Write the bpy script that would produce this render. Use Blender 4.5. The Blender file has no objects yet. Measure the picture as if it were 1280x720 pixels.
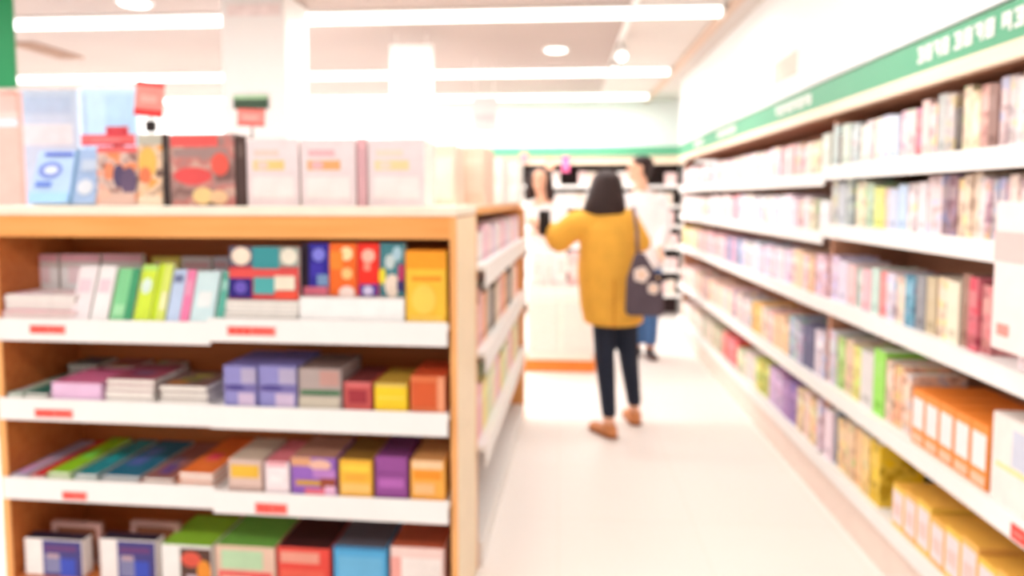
import bpy, bmesh, math, random
from mathutils import Vector, Matrix
random.seed(7)
S = bpy.context.scene
COL = S.collection
PI = math.pi

# ------------------------------------------------------------------ camera
F = 850.0
PITCH = math.radians(3.9)
YAW = math.atan(60 / 850 * math.cos(PITCH))
CX, CY = 640.0, 305.0
CAM = Vector((0, 0, 1.45))
ROT = Matrix.Rotation(YAW, 3, 'Z') @ Matrix.Rotation(PI / 2 - PITCH, 3, 'X')

# the bookcase and its island stand turned by two degrees to the aisle: their own frame
PIV = Vector((-.327, 2.15, 0)); TURN = Matrix.Rotation(-math.radians(2.0), 3, 'Z')
FRAME = [False]
def ray(px, py):
    return ROT @ Vector(((px - CX) / F, -(py - CY) / F, -1.0))
def atY(px, py, Y):
    d = ray(px, py); o = CAM
    if FRAME[0]:
        d = TURN.inverted() @ d; o = PIV + TURN.inverted() @ (CAM - PIV)
    t = (Y - o.y) / d.y
    return o + d * t
def turn_since(before):
    T = Matrix.Translation(PIV) @ TURN.to_4x4() @ Matrix.Translation(-PIV)
    for o in [q for q in COL.objects if q not in before and q.parent is None]:
        o.location = T @ o.location
        o.rotation_euler.z -= math.radians(2.0)

def atX(px, py, X):
    d = ray(px, py); t = (X - CAM.x) / d.x
    return CAM + d * t
def atZ(px, py, Z):
    d = ray(px, py); t = (Z - CAM.z) / d.z
    return CAM + d * t

cd = bpy.data.cameras.new('camera')
cam = bpy.data.objects.new('camera', cd); COL.objects.link(cam)
cam.location = CAM
cam.rotation_euler = ROT.to_euler()
cd.sensor_width = 36; cd.lens = 36 * F / 1280
cd.shift_y = -(360 - CY) / 1280
cd.clip_start = 0.02
cd.dof.use_dof = True
cd.dof.focus_distance = 0.5
cd.dof.aperture_fstop = 3.9
S.camera = cam
S.view_settings.view_transform = 'Standard'
S.view_settings.look = 'None'
S.view_settings.gamma = 1.0
S.view_settings.use_curve_mapping = False
S.view_settings.exposure = 0.0

# ------------------------------------------------------------------ materials
def lin(c):
    c /= 255.0
    return c / 12.92 if c <= .04045 else ((c + .055) / 1.055) ** 2.4
MC = {}
def mat(rgb, rough=.55, var=.05, scale=14, name=None, emit=0, metal=0, spec=.3):
    if isinstance(rgb, bpy.types.Material): return rgb
    key = (tuple(rgb), rough, var, scale, emit, metal)
    if key in MC: return MC[key]
    m = bpy.data.materials.new(name or 'surface'); m.use_nodes = True
    nt = m.node_tree; b = nt.nodes['Principled BSDF']
    c = [min(.93, lin(v)) for v in rgb]
    b.inputs['Roughness'].default_value = rough
    b.inputs['Metallic'].default_value = metal
    b.inputs['Specular IOR Level'].default_value = spec
    tc = nt.nodes.new('ShaderNodeTexCoord'); n = nt.nodes.new('ShaderNodeTexNoise')
    n.inputs['Scale'].default_value = scale
    r = nt.nodes.new('ShaderNodeValToRGB')
    r.color_ramp.elements[0].position = .3; r.color_ramp.elements[1].position = .7
    r.color_ramp.elements[0].color = [v * (1 - var) for v in c] + [1]
    r.color_ramp.elements[1].color = [min(1, v * (1 + var)) for v in c] + [1]
    nt.links.new(tc.outputs['Object'], n.inputs['Vector'])
    nt.links.new(n.outputs['Fac'], r.inputs['Fac'])
    nt.links.new(r.outputs['Color'], b.inputs['Base Color'])
    if emit:
        b.inputs['Emission Color'].default_value = c + [1]
        b.inputs['Emission Strength'].default_value = emit
    MC[key] = m
    return m

def art(cols, scale=16, name='printed_cover'):
    """printed picture cover: irregular patches of several colours"""
    key = ('art', tuple(cols), scale)
    if key in MC: return MC[key]
    m = bpy.data.materials.new(name); m.use_nodes = True
    nt = m.node_tree; b = nt.nodes['Principled BSDF']; L = nt.links.new
    b.inputs['Roughness'].default_value = .45; b.inputs['Specular IOR Level'].default_value = .3
    tc = nt.nodes.new('ShaderNodeTexCoord'); g = nt.nodes.new('ShaderNodeNewGeometry')
    n = nt.nodes.new('ShaderNodeTexNoise'); n.inputs['Scale'].default_value = scale; n.inputs['Detail'].default_value = 1.5
    r = nt.nodes.new('ShaderNodeValToRGB'); r.color_ramp.interpolation = 'EASE'
    while len(r.color_ramp.elements) < len(cols): r.color_ramp.elements.new(.5)
    for i, c in enumerate(cols):
        r.color_ramp.elements[i].position = .34 + .32 * i / max(1, len(cols) - 1)
        r.color_ramp.elements[i].color = [lin(v) for v in c] + [1]
    L(g.outputs['Position'], n.inputs['Vector']); L(n.outputs['Fac'], r.inputs['Fac']); L(r.outputs['Color'], b.inputs['Base Color'])
    MC[key] = m
    return m

def wood(rgb, rgb2, name='wood', axis=0, rough=.45):
    m = bpy.data.materials.new(name); m.use_nodes = True
    nt = m.node_tree; b = nt.nodes['Principled BSDF']
    b.inputs['Roughness'].default_value = rough
    b.inputs['Specular IOR Level'].default_value = .3
    tc = nt.nodes.new('ShaderNodeTexCoord'); mp = nt.nodes.new('ShaderNodeMapping')
    sc = [26, 26, 26]; sc[axis] = 1.6
    mp.inputs['Scale'].default_value = sc
    n = nt.nodes.new('ShaderNodeTexNoise'); n.inputs['Scale'].default_value = 1.2; n.inputs['Detail'].default_value = 5
    r = nt.nodes.new('ShaderNodeValToRGB')
    r.color_ramp.elements[0].position = .3; r.color_ramp.elements[1].position = .7
    r.color_ramp.elements[0].color = [lin(v) for v in rgb2] + [1]
    r.color_ramp.elements[1].color = [lin(v) for v in rgb] + [1]
    L = nt.links.new
    L(tc.outputs['Object'], mp.inputs['Vector']); L(mp.outputs['Vector'], n.inputs['Vector'])
    L(n.outputs['Fac'], r.inputs['Fac']); L(r.outputs['Color'], b.inputs['Base Color'])
    return m

# ------------------------------------------------------------------ mesh helpers
class MB:
    """collects shapes (with a material each) and links them as one mesh object"""
    def __init__(s): s.bm = bmesh.new(); s.mats = []
    def _mi(s, m):
        if m not in s.mats: s.mats.append(m)
        return s.mats.index(m)
    def box(s, x0, x1, y0, y1, z0, z1, m, M=None, bev=0):
        mi = s._mi(m)
        vs = [s.bm.verts.new(((x1 if i & 1 else x0), (y1 if i & 2 else y0), (z1 if i & 4 else z0))) for i in range(8)]
        fs = []
        for q in ((0, 2, 3, 1), (4, 5, 7, 6), (0, 1, 5, 4), (2, 6, 7, 3), (0, 4, 6, 2), (1, 3, 7, 5)):
            f = s.bm.faces.new([vs[k] for k in q]); f.material_index = mi; fs.append(f)
        if bev:
            es = list({e for f in fs for e in f.edges})
            r = bmesh.ops.bevel(s.bm, geom=es, offset=bev, segments=2, affect='EDGES', profile=.5)
            for f in r['faces']: f.material_index = mi
            vs = list({v for f in r['faces'] for v in f.verts} | {v for v in vs if v.is_valid})
        if M is not None: bmesh.ops.transform(s.bm, matrix=M, verts=vs)
        return s
    def disc(s, cx, cz, r, y, th, m, M=None, n=20, rz=None, axis='Y'):
        mi = s._mi(m); rz = rz or r
        rings = []
        for yy in (y, y - th):
            ring = []
            for k in range(n):
                a = 2 * PI * k / n
                u, v = cx + r * math.cos(a), cz + rz * math.sin(a)
                ring.append(s.bm.verts.new((u, yy, v) if axis == 'Y' else (u, v, yy)))
            rings.append(ring)
        for k in range(n):
            f = s.bm.faces.new([rings[0][k], rings[0][(k + 1) % n], rings[1][(k + 1) % n], rings[1][k]]); f.material_index = mi
        for ring in rings:
            f = s.bm.faces.new(ring); f.material_index = mi
        if M is not None: bmesh.ops.transform(s.bm, matrix=M, verts=rings[0] + rings[1])
        return s
    def tube(s, a, b, r, m, n=12, r2=None):
        mi = s._mi(m); a = Vector(a); b = Vector(b); d = (b - a).normalized()
        u = d.orthogonal().normalized(); w = d.cross(u); r2 = r if r2 is None else r2
        R = []
        for p, rr in ((a, r), (b, r2)):
            R.append([s.bm.verts.new(p + u * rr * math.cos(2 * PI * k / n) + w * rr * math.sin(2 * PI * k / n)) for k in range(n)])
        for k in range(n):
            f = s.bm.faces.new([R[0][k], R[0][(k + 1) % n], R[1][(k + 1) % n], R[1][k]]); f.material_index = mi; f.smooth = True
        for q in R: f = s.bm.faces.new(q); f.material_index = mi
        return s
    def prism(s, pts, y0, y1, m, plane='XZ'):
        """outline in XZ extruded in Y, or in YZ extruded in X"""
        mi = s._mi(m); R = []
        for t in (y0, y1):
            R.append([s.bm.verts.new((p[0], t, p[1]) if plane == 'XZ' else (t, p[0], p[1])) for p in pts])
        n = len(pts)
        for k in range(n):
            f = s.bm.faces.new([R[0][k], R[0][(k + 1) % n], R[1][(k + 1) % n], R[1][k]]); f.material_index = mi
        for q in R: f = s.bm.faces.new(q); f.material_index = mi
        return s
    def build(s, name, parent=None, loc=None):
        bmesh.ops.recalc_face_normals(s.bm, faces=s.bm.faces)
        if loc is not None: bmesh.ops.translate(s.bm, vec=-Vector(loc), verts=s.bm.verts)
        me = bpy.data.meshes.new(name); s.bm.to_mesh(me); s.bm.free()
        for m in s.mats: me.materials.append(m)
        o = bpy.data.objects.new(name, me); COL.objects.link(o)
        if loc is not None: o.location = loc
        if parent is not None: o.parent = parent
        return o

def tag(o, label=None, cat=None, group=None, kind=None):
    if label: o['label'] = label
    if cat: o['category'] = cat
    if group: o['group'] = group
    if kind: o['kind'] = kind
    return o
def empty(name, loc=(0, 0, 0), rz=0, rx=0):
    o = bpy.data.objects.new(name, None); COL.objects.link(o)
    o.location = loc; o.rotation_euler = (rx, 0, rz); o.empty_display_size = .1
    return o
def struct(o): o['kind'] = 'structure'; return o

# palette ----------------------------------------------------------
WHITE = mat((246, 243, 240), .5, .01, name='white_lacquer')
PAGE = mat((240, 234, 226), .8, .04, 60, name='paper')
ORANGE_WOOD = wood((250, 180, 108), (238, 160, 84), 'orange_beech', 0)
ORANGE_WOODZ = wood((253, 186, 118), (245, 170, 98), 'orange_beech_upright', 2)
SHADED_WOOD = wood((204, 120, 62), (188, 100, 46), 'shaded_beech', 0)  # same beech darkened: shade inside the shelving put into the colour
BROWN_WOOD = wood((205, 150, 120), (190, 132, 104), 'brown_back', 1)
CREAM_BOARD = wood((253, 232, 208), (250, 222, 194), 'cream_board', 1)
GREEN = mat((92, 168, 130), .5, .03, 3, name='green_sign')
DGREEN = mat((24, 130, 76), .5, .03, 3, name='deep_green_sign')
BLACK = mat((30, 24, 24), .5, .05, name='black')
RED = mat((240, 70, 60), .5, .05, name='red_card')
REDL = mat((250, 130, 120), .5, .05, name='light_red_print')
LENS = mat((255, 250, 244), .4, .0, emit=3.0, name='lit_diffuser')

# ------------------------------------------------------------------ the setting
YB = 8.7; XR = 1.62; XL = -7.5; ZC = 2.66; Y0 = -4.0
def floor_mat():
    m = bpy.data.materials.new('cream_floor_tiles'); m.use_nodes = True
    nt = m.node_tree; b = nt.nodes['Principled BSDF']
    b.inputs['Roughness'].default_value = .42; b.inputs['Specular IOR Level'].default_value = .3
    tc = nt.nodes.new('ShaderNodeTexCoord'); br = nt.nodes.new('ShaderNodeTexBrick')
    br.offset = 0; br.inputs['Scale'].default_value = 1
    br.inputs['Brick Width'].default_value = .6; br.inputs['Row Height'].default_value = .6
    br.inputs['Mortar Size'].default_value = .004
    br.inputs['Color1'].default_value = [lin(250), lin(243), lin(237), 1]
    br.inputs['Color2'].default_value = [lin(250), lin(242), lin(236), 1]
    br.inputs['Mortar'].default_value = [lin(248), lin(238), lin(230), 1]
    nt.links.new(tc.outputs['Object'], br.inputs['Vector']); nt.links.new(br.outputs['Color'], b.inputs['Base Color'])
    return m
struct(MB().box(XL, XR + .2, Y0, YB + .2, -.1, 0, floor_mat()).build('floor'))
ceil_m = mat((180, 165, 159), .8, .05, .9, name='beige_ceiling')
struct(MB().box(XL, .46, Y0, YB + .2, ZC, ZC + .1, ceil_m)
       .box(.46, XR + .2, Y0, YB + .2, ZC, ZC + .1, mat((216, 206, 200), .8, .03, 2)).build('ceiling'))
wall_m = mat((252, 249, 247), .7, .01, 2, name='white_wall')
struct(MB().box(XL, XR + .2, YB, YB + .15, 0, ZC, wall_m).build('wall_back'))
struct(MB().box(XR, XR + .15, Y0, YB, 0, ZC, wall_m).build('wall_right'))
struct(MB().box(XL - .15, XL, Y0, YB, 0, ZC, wall_m).build('wall_left'))
# white bulkhead above the right-hand shelving
struct(MB().box(1.24, XR - .001, .6, 7.25, 2.0, ZC - .002, wall_m).build('wall_bulkhead'))
struct(MB().box(1.04, 1.10, .6, YB - .01, ZC - .03, ZC - .001, mat((216, 188, 170), .7, .03)).build('trim_1'))
# square white pillar behind the near bookcase
p0 = atY(277, 60, 4.0); p1 = atY(357, 60, 4.0)
struct(MB().box(p0.x, p1.x, 4.0, 4.36, 0, ZC - .001, wall_m, bev=.006).build('wall_pillar'))

# ceiling lights: long linear fixtures across the shop
def strip(Y, label):
    r = tag(empty('linear_ceiling_light', (-3, Y, ZC)), label, 'ceiling light', 'linear ceiling lights across the shop')
    MB().box(-4.2, 4.02, -.06, .06, -.02, -.002, WHITE).build('housing', r)
    MB().box(-4.18, 4.0, -.035, .035, -.07, -.02, LENS, bev=.01).build('diffuser', r)
    for x in (-4.2, 4.0): MB().box(x, x + .02, -.05, .05, -.078, -.02, WHITE).build('end_cap', r)
strip(4.45, 'long white linear ceiling light, the nearer and higher of the two in the picture')
strip(6.5, 'long white linear ceiling light, the farther and lower of the two in the picture')
strip(8.05, 'white linear ceiling light added close to the back wall to brighten it')  # extra strip, added to brighten the back wall
for Y in (2.4, .35, -1.7): strip(Y, 'long white linear ceiling light overhead, nearer than the picture shows')
def downlight(px, py, r, label):
    p = atZ(px, py, ZC - .01)
    t = tag(empty('downlight', (p.x, p.y, ZC)), label, 'ceiling light', 'round recessed downlights')
    MB().disc(0, 0, r + .02, -.001, .012, WHITE, axis='Z', n=32).build('trim_ring', t)
    MB().disc(0, 0, r, -.013, .012, LENS, axis='Z', n=32).build('lens', t)
downlight(695, 62, .085, 'round recessed downlight above the aisle, between the two linear lights')
downlight(168, 3, .085, 'round recessed downlight at the upper left beside the white pillar')
downlight(385, 131, .08, 'small distant downlight near the back wall, right of the white pillar')
# spot track
tr = tag(empty('lighting_track', (.455, 4.6, ZC)), 'white ceiling lighting track running along the aisle', 'lighting track')
MB().box(-.02, .02, -2.2, 2.2, -.03, -.001, WHITE).build('rail', tr)
def spot(Y, label):
    t = tag(empty('spotlight', (.455, Y, ZC - .03)), label, 'spotlight', 'spotlights on the ceiling track')
    MB().tube((0, 0, 0), (0, 0, -.06), .012, WHITE).build('stem', t)
    MB().tube((0, .04, -.05), (0, -.05, -.13), .045, WHITE, 20).build('lamp_head', t)
    MB().tube((0, -.0505, -.1305), (0, -.054, -.133), .038, LENS, 20).build('lens', t)
spot(5.25, 'white track spotlight, the nearer of the pair on the aisle track')
spot(5.85, 'white track spotlight, the farther of the pair on the aisle track')
p = atZ(60, 62, ZC)
vt = tag(empty('ceiling_vent', (p.x, p.y, ZC)), 'brown square vent in the ceiling at upper left', 'ceiling vent')
vm = mat((176, 146, 130), .7, .05)
MB().box(-.1, .1, -.28, .28, -.02, -.001, vm).build('frame', vt)
for k in range(7): MB().box(-.085, .085, -.25 + k * .075, -.22 + k * .075, -.03, -.0201, vm).build('slat', vt)

# ------------------------------------------------------------------ item makers
NAMES = {}
def ordinal(n):
    return f"{n}{'th' if 10 <= n % 100 <= 20 else {1:'st',2:'nd',3:'rd'}.get(n % 10, 'th')}"

def prints_on(mb, w, h, pr, M=None, y=0.0):
    """flat printed patches on a front face (local x 0..w, z 0..h, front at y)"""
    k = 0
    for q in pr:
        k += 1; yy = y - .0004 * k
        if q[0] == 'r': mb.box(q[1] * w, q[2] * w, yy - .0006, yy, q[3] * h, q[4] * h, mat(q[5], .5, .05), M)
        elif q[0] == 'c': mb.disc(q[1] * w, q[2] * h, q[3] * h, yy, .0006, mat(q[4], .5, .05), M)
        elif q[0] == 'e': mb.disc(q[1] * w, q[2] * h, q[3] * w, yy, .0006, mat(q[5], .5, .05), M, rz=q[4] * h)
    return mb

def face_book(name, X, Y, Z, w, h, t, col, label, cat, pr=(), lean=0, group=None, spine=None, yaw=0):
    """book or box standing face out: bottom front left corner at X, Y, Z; leans back by lean"""
    Z += t * math.sin(math.radians(lean)) + .0003
    root = tag(empty(name, (X, Y, Z), yaw, 0), label, cat, group)
    R = Matrix.Rotation(-math.radians(lean), 4, 'X')
    c = mat(col, .45, .04); sp = mat(spine, .45, .04) if spine else c
    mb = MB()
    cv = .002
    mb.box(0, w, 0, cv, 0, h, c, R); mb.box(0, w, t - cv, t, 0, h, c, R); mb.box(0, cv, cv, t - cv, 0, h, sp, R)
    if spine: mb.box(w - cv, w, cv, t - cv, 0, h, sp, R)
    mb.build('cover', root)
    MB().box(cv + .0005, w - (2 * cv if spine else .003), cv + .0003, t - cv - .0003, .002, h - .002, PAGE, R).build('pages', root)
    if pr: prints_on(MB(), w, h, pr, R).build('cover_print', root)
    return root

def carton(name, X, Y, Z, w, h, t, col, label, cat, pr=(), group=None, top=None, side=None, bev=.002):
    """closed box standing: body, lid flap seam, printed front"""
    root = tag(empty(name, (X, Y, Z)), label, cat, group)
    c = mat(col, .45, .04)
    MB().box(0, w, 0, t, 0, h, c, bev=bev).build('body', root)
    tm = mat(top or [max(0, int(v * .93)) for v in col], .5, .04)
    MB().box(.002, w - .002, .002, t - .002, h + .0002, h + .002, tm).build('top_flap', root)
    if side:
        MB().box(w + .0003, w + .0015, .004, t - .004, .003, h - .003, mat(side, .45, .04)).build('side_panel', root)
    if pr: prints_on(MB(), w, h, pr, None, -.0003).build('cover_print', root)
    return root

def stack(name, X, Y, Z, w, d, t, n, cols, label, cat, group, jit=.004, skew=0):
    for k in range(n):
        c = cols[k % len(cols)] if k < n - 1 else cols[-1]
        j = random.uniform(-jit, jit)
        root = tag(empty(name, (X + j, Y + random.uniform(0, jit) , Z + k * t), random.uniform(-.006, .006)),
                   label + (', lying topmost' if k == n - 1 else ', lowest of its pile' if k == 0 else f', {ordinal(k + 1)} from the bottom'), cat, group)
        cm = mat(c, .45, .04); e = t * .12
        MB().box(0, w, 0, d, .0002, e, cm).box(0, w, 0, d, t - e, t - .0003, cm).box(0, .0015, 0, d, e, t - e, cm).build('cover', root)
        MB().box(.0018, w - .001, .001, d - .001, e + .0001, t - e - .0001, PAGE).build('pages', root)
        if k == n - 1:
            mb = MB(); rr = random.Random(int(X * 1000))
            for q in range(3):
                a = .06 + rr.random() * .3; b = rr.random() * .6
                mb.box(w * a, w * (a + .4), d * (b + .03), d * (b + .25), t - .0002 + q * .0003, t + .0003 + q * .0003, mat([min(255, v + rr.randint(-50, 60)) if v + 60 > 0 else 0 for v in [max(50, u) for u in c]], .5, .04))
            mb.build('cover_print', root)

FRAME[0] = True; before = set(COL.objects)
# ------------------------------------------------------------------ near bookcase (end of the island)
YF = 2.15; YBk = 2.535
bx0 = atY(-9, 400, YF).x; ix0 = atY(0, 400, YF).x; ix1 = atY(563, 450, YF).x; bx1 = atY(571, 450, YF).x
zt = 1.421
bc = tag(empty('bookcase', ((bx0 + bx1) / 2, (YF + YBk) / 2, 0)), 'orange beech end-of-aisle bookcase with white shelf trays at left', 'bookcase')
bl = bc.location
def bpart(mb, name, parent=bc):
    mbx = mb.build(name, parent)
    mbx.location = -Vector(bl)
    return mbx
bpart(MB().box(bx0, ix0, YF + .0065, YBk, 0, zt - .03, SHADED_WOOD), 'side_panel')
bpart(MB().box(bx0, ix0, YF, YF + .006, 0, zt - .03, ORANGE_WOODZ, bev=.001), 'lit_edge')  # front edges keep the lit beech tone, panels behind are painted shaded
bpart(MB().box(ix1, bx1, YF, YF + .006, 0, zt - .03, ORANGE_WOODZ, bev=.001), 'lit_edge')
bpart(MB().box(ix1, bx1, YF + .0065, YBk, 0, zt - .03, SHADED_WOOD), 'side_panel')
bpart(MB().box(ix0, ix1, YBk - .02, YBk, 0, zt - .03, SHADED_WOOD), 'back_panel')
bpart(MB().box(bx1 + .0002, bx1 + .002, YF + .004, YBk - .004, .003, zt - .035, mat((255, 226, 192), .4, .03)), 'lit_side_sheet')  # light from the right painted as a paler cream over the side face
bpart(MB().box(bx0 - .01, bx1 + .004, YF - .012, YBk + .01, zt - .03, zt, mat((255, 238, 218), .4, .03), bev=.004), 'top_board')
bpart(MB().box(ix0, ix1, YF + .002, YF + .022, 1.317, zt - .028, ORANGE_WOOD), 'fascia')
bpart(MB().box(ix0, ix1, YF + .02, YBk - .02, 0, .10, SHADED_WOOD), 'plinth')
xm = atY(268, 500, YF).x
# (top of rail, y offset left piece, right piece)
RPX = {1: (400, 403), 2: (501, 516), 3: (602, 626)}     # rail tops at x = 130 and x = 540
ROWZ = RPX
TRAY = {}
for r, z in ROWZ.items():
    for side, (a, b) in enumerate(((ix0 + .003, xm - .002), (xm + .002, ix1 - .004))):
        yo = YF - (.012 if side == 0 else .03)
        zz = atY((130, 540)[side], z[side], yo).z
        TRAY[(r, side)] = (zz, yo)
        t = MB()
        t.box(a, b, yo + .004, YBk - .022, zz - .03, zz - .012, WHITE)
        t.box(a - (.014 if side == 0 else 0), b, yo, yo + .004, zz - .078, zz, WHITE)
        bpart(t, 'shelf_tray')
TRAY[(4, 0)] = TRAY[(4, 1)] = (.10, YF + .012)
# price tags clipped on the rails
def price_tag(px, py, w, tray, label, wh=.028):
    zz, yo = TRAY[tray]; p = atY(px, py, yo - .002)
    root = tag(empty('price_tag', (p.x, yo, p.z)), label, 'price tag', 'red price tags on the white shelf rails')
    MB().box(-w / 2, w / 2, -.003, -.0003, -wh / 2, wh / 2, REDL).build('card', root)
    mb = MB()
    for k in range(3): mb.box(-w * .44 + k * w * .15, -w * .33 + k * w * .15, -.0036, -.0031, -wh * .36, wh * .36, RED)
    mb.box(w * .02, w * .44, -.0036, -.0031, -wh * .15, wh * .25, RED)
    mb.build('printed_price', root)
price_tag(59, 412, .13, (1, 0), 'red price tag on the upper white rail, under the pink magazines')
price_tag(314, 414, .165, (1, 1), 'red price tag on the upper white rail, under the collage book')
price_tag(67, 517, .14, (2, 0), 'red price tag on the second white rail at far left')
price_tag(93, 620, .09, (3, 0), 'small red price tag on the third white rail, left half')
price_tag(339, 636, .11, (3, 1), 'red price tag on the third white rail, right half', .034)

def px_item(fn, row, x0, x1, ytop, ybase_off=0, front=.03, **kw): pass
def place(row, x0, x1, ytop, front=.0):
    """front-face rectangle on a tray: returns X, Y, Z, w, h"""
    side = 0 if (x0 + x1) / 2 < 268 else 1
    zz, yo = TRAY[(row, side)]
    Y = yo + .012 + front; Z = zz - .0118 if row < 4 else zz + .0002
    a = atY(x0, ytop, Y); b = atY(x1, ytop, Y)
    return a.x, Y, Z, b.x - a.x, a.z - Z

# row 1 -------------------------------------------------------
X, Y, Z, w, h = place(1, -2, 96, 372, .0)
X = max(X, ix0 + .012)
stack('magazine', X, Y, Z, w - .02, .17, .009, 4, [(250, 205, 214), (252, 190, 205), (244, 150, 170)], 'pink magazine in the low pile under the pale ones', 'magazine', 'pink magazines on the upper shelf')
stack('magazine', X, Y + .01, Z + .037, w - .03, .15, .009, 6, [(255, 236, 238), (252, 240, 240), (250, 225, 230)], 'white magazine piled on the pink ones at far left', 'magazine', 'white magazines on the upper shelf')
for k, (a, b, c) in enumerate(((84, 108, (253, 238, 240)), (110, 132, (254, 244, 244)))):
    X, Y, Z, w, h = place(1, a, b, 338, .0)
    face_book('book', X, Y, Z, w - .003, h + .01, .03, c, f'white book leaning back on the upper shelf, {("left","right")[k]} of two beside the green one', 'book',
              [('r', .15, .8, .5, .75, (250, 215, 225))], 20, 'leaning books on the upper shelf')
for k, (a, b) in enumerate(((22, 72), (75, 125), (128, 178))):
    X, Y, Z, w, h = place(1, a, b, 318, .185)
    face_book('magazine', X, Y, Z, w - .002, h, .02, (255, 250, 250), f'white and pink magazine upright behind the pale piles, {("leftmost","middle","rightmost")[k]} of three', 'magazine',
              [('r', 0, 1, .88, 1, (253, 190, 205)), ('r', .2, .8, .5, .8, (250, 225, 230))], 0, 'upright magazines behind')
def lean_book(row, a, b, yt, col, label, pr, front=0, t=.02, lean=20, group='leaning books on the upper shelf'):
    X, Y, Z, w, h = place(row, a, b, yt, front)
    return face_book('book', X, Y, Z, w - .002, h / math.cos(math.radians(lean)), t, col, label, 'book', pr, lean, group)
lean_book(1, 134, 162, 340, (130, 214, 150), 'green book leaning back on the upper shelf', [('r', .65, 1, 0, 1, (60, 160, 110)), ('r', .1, .6, .1, .3, (170, 235, 180))])
lean_book(1, 164, 184, 336, (214, 240, 60), 'lime book with pale disc, left of two lime books', [('e', .45, .62, .35, .14, (225, 250, 235)), ('r', 0, 1, .9, 1, (190, 240, 120))])
lean_book(1, 185, 203, 334, (222, 238, 110), 'lime striped book, right of two lime books', [('r', 0, .35, 0, 1, (205, 235, 20)), ('r', .5, .95, .2, .5, (245, 248, 190))])
lean_book(1, 205, 222, 342, (196, 216, 246), 'pale blue book leaning back, beside a pink one', [('r', .1, .8, .75, .9, (110, 120, 160))])
lean_book(1, 222, 234, 342, (246, 130, 176), 'narrow pink book leaning back between pale blue books', [('r', .2, .7, .5, .8, (250, 170, 200))])
lean_book(1, 235, 265, 344, (214, 240, 244), 'pale mint book leaning back beside the teal edged one', [('r', .2, .8, .3, .6, (240, 250, 252))])
lean_book(1, 268, 279, 344, (90, 180, 160), 'narrow teal book at the right end of the leaning row', [('r', .1, .9, .6, .8, (160, 220, 205))])
for k, (a, b, c) in enumerate(((186, 222, (246, 226, 110)), (224, 262, (246, 236, 244)), (264, 283, (236, 232, 248)))):
    lean_book(1, a, b, 322, c, ('yellow book standing behind the lime ones', 'white book standing behind the pale blue ones', 'pale lilac book behind the teal one')[k], [('r', .1, .9, .8, .9, (252, 200, 215))], .2, .02, 5, 'books behind the leaning row')
X, Y, Z, w, h = place(1, 281, 372, 372, .0)
stack('book', X, Y, Z, w, .28, .0142, 5, [(200, 200, 200), (214, 210, 206)], 'grey edged book lying under the collage book', 'book', 'grey books lying under the collage book')
X2, Y2, Z2, w2, h2 = place(1, 285, 373, 309, .01)
face_book('book', X2, Y2, Z + .072, w2 - .002, h2 - .072, .03, (214, 60, 66), 'collage picture book in navy, teal, red and cream, face out', 'book',
          [('r', 0, .34, .62, 1, (90, 90, 110)), ('e', .17, .82, .14, .17, (248, 226, 205)), ('r', .34, .72, .55, 1, (60, 150, 156)), ('r', .72, 1, .62, 1, (150, 160, 150)), ('e', .86, .82, .12, .16, (232, 226, 208)),
           ('r', 0, 1, .4, .58, (226, 84, 80)), ('r', 0, .33, .02, .4, (44, 30, 120)), ('e', .17, .22, .09, .12, (110, 90, 190)), ('r', .36, .7, .1, .42, (80, 170, 170)), ('r', .66, .95, .18, .45, (236, 226, 205)), ('r', .66, 1, .0, .16, (236, 84, 64))], 3)
X, Y, Z, w, h = place(1, 374, 505, 372, .0)
carton('display_box', X, Y, Z, w, h, .3, (252, 246, 244), 'low white box raising the orange and red books', 'box', [('r', .02, .98, .04, .1, (250, 238, 232))])
ZB = Z + h + .0025
def on_box(a, b, col, label, pr):
    p = atY(a, 368, Y + .03); q = atY(b, 368, Y + .03); tp = atY(a, 305, Y + .03)
    face_book('book', p.x, Y + .03, ZB, q.x - p.x - .001, tp.z - ZB, .035, col, label, 'book', pr, 3, 'bright books on the white box')
on_box(376, 411, (48, 40, 150), 'navy blue book with dark left edge on the white box',
       [('r', 0, .3, 0, 1, (40, 24, 40)), ('c', .65, .78, .13, (130, 130, 226)), ('r', .35, .8, .35, .62, (64, 50, 170)), ('r', .6, 1, .18, .4, (120, 150, 190)), ('r', .1, 1, 0, .16, (214, 110, 130))])
on_box(412, 446, (244, 110, 40), 'orange book with cream discs on the white box',
       [('c', .62, .8, .13, (253, 226, 170)), ('c', .65, .42, .11, (250, 200, 130)), ('r', .0, .5, .5, .85, (250, 140, 50)), ('e', .65, .06, .3, .12, (250, 225, 215))])
on_box(447, 474, (240, 50, 36), 'red book with pink face on the white box',
       [('c', .5, .76, .13, (252, 190, 170)), ('r', .3, .6, .48, .66, (250, 150, 130)), ('r', .1, .95, .0, .22, (90, 60, 150)), ('e', .5, .1, .24, .09, (220, 210, 240))])
on_box(475, 506, (70, 130, 140), 'teal book with pale figures at the right end of the white box',
       [('e', .7, .8, .2, .14, (170, 205, 220)), ('e', .4, .65, .2, .14, (200, 215, 215)), ('e', .1, .38, .14, .16, (236, 220, 60)), ('e', .5, .2, .3, .22, (240, 222, 205)), ('r', .75, 1, .3, .6, (190, 60, 110)), ('r', .7, 1, .1, .3, (60, 50, 110))])
X, Y, Z, w, h = place(1, 507, 559, 314, .0)
carton('boxed_set', X, Y, Z, w - .006, h, .2, (252, 196, 62), 'amber yellow boxed set beside the right panel', 'boxed set',
       [('r', 0, 1, .76, 1, (250, 160, 40)), ('r', .15, .9, .6, .66, (240, 150, 40)), ('e', .45, .35, .3, .2, (253, 210, 90)), ('r', .1, .9, .05, .12, (250, 205, 90))], top=(246, 150, 40))
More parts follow.
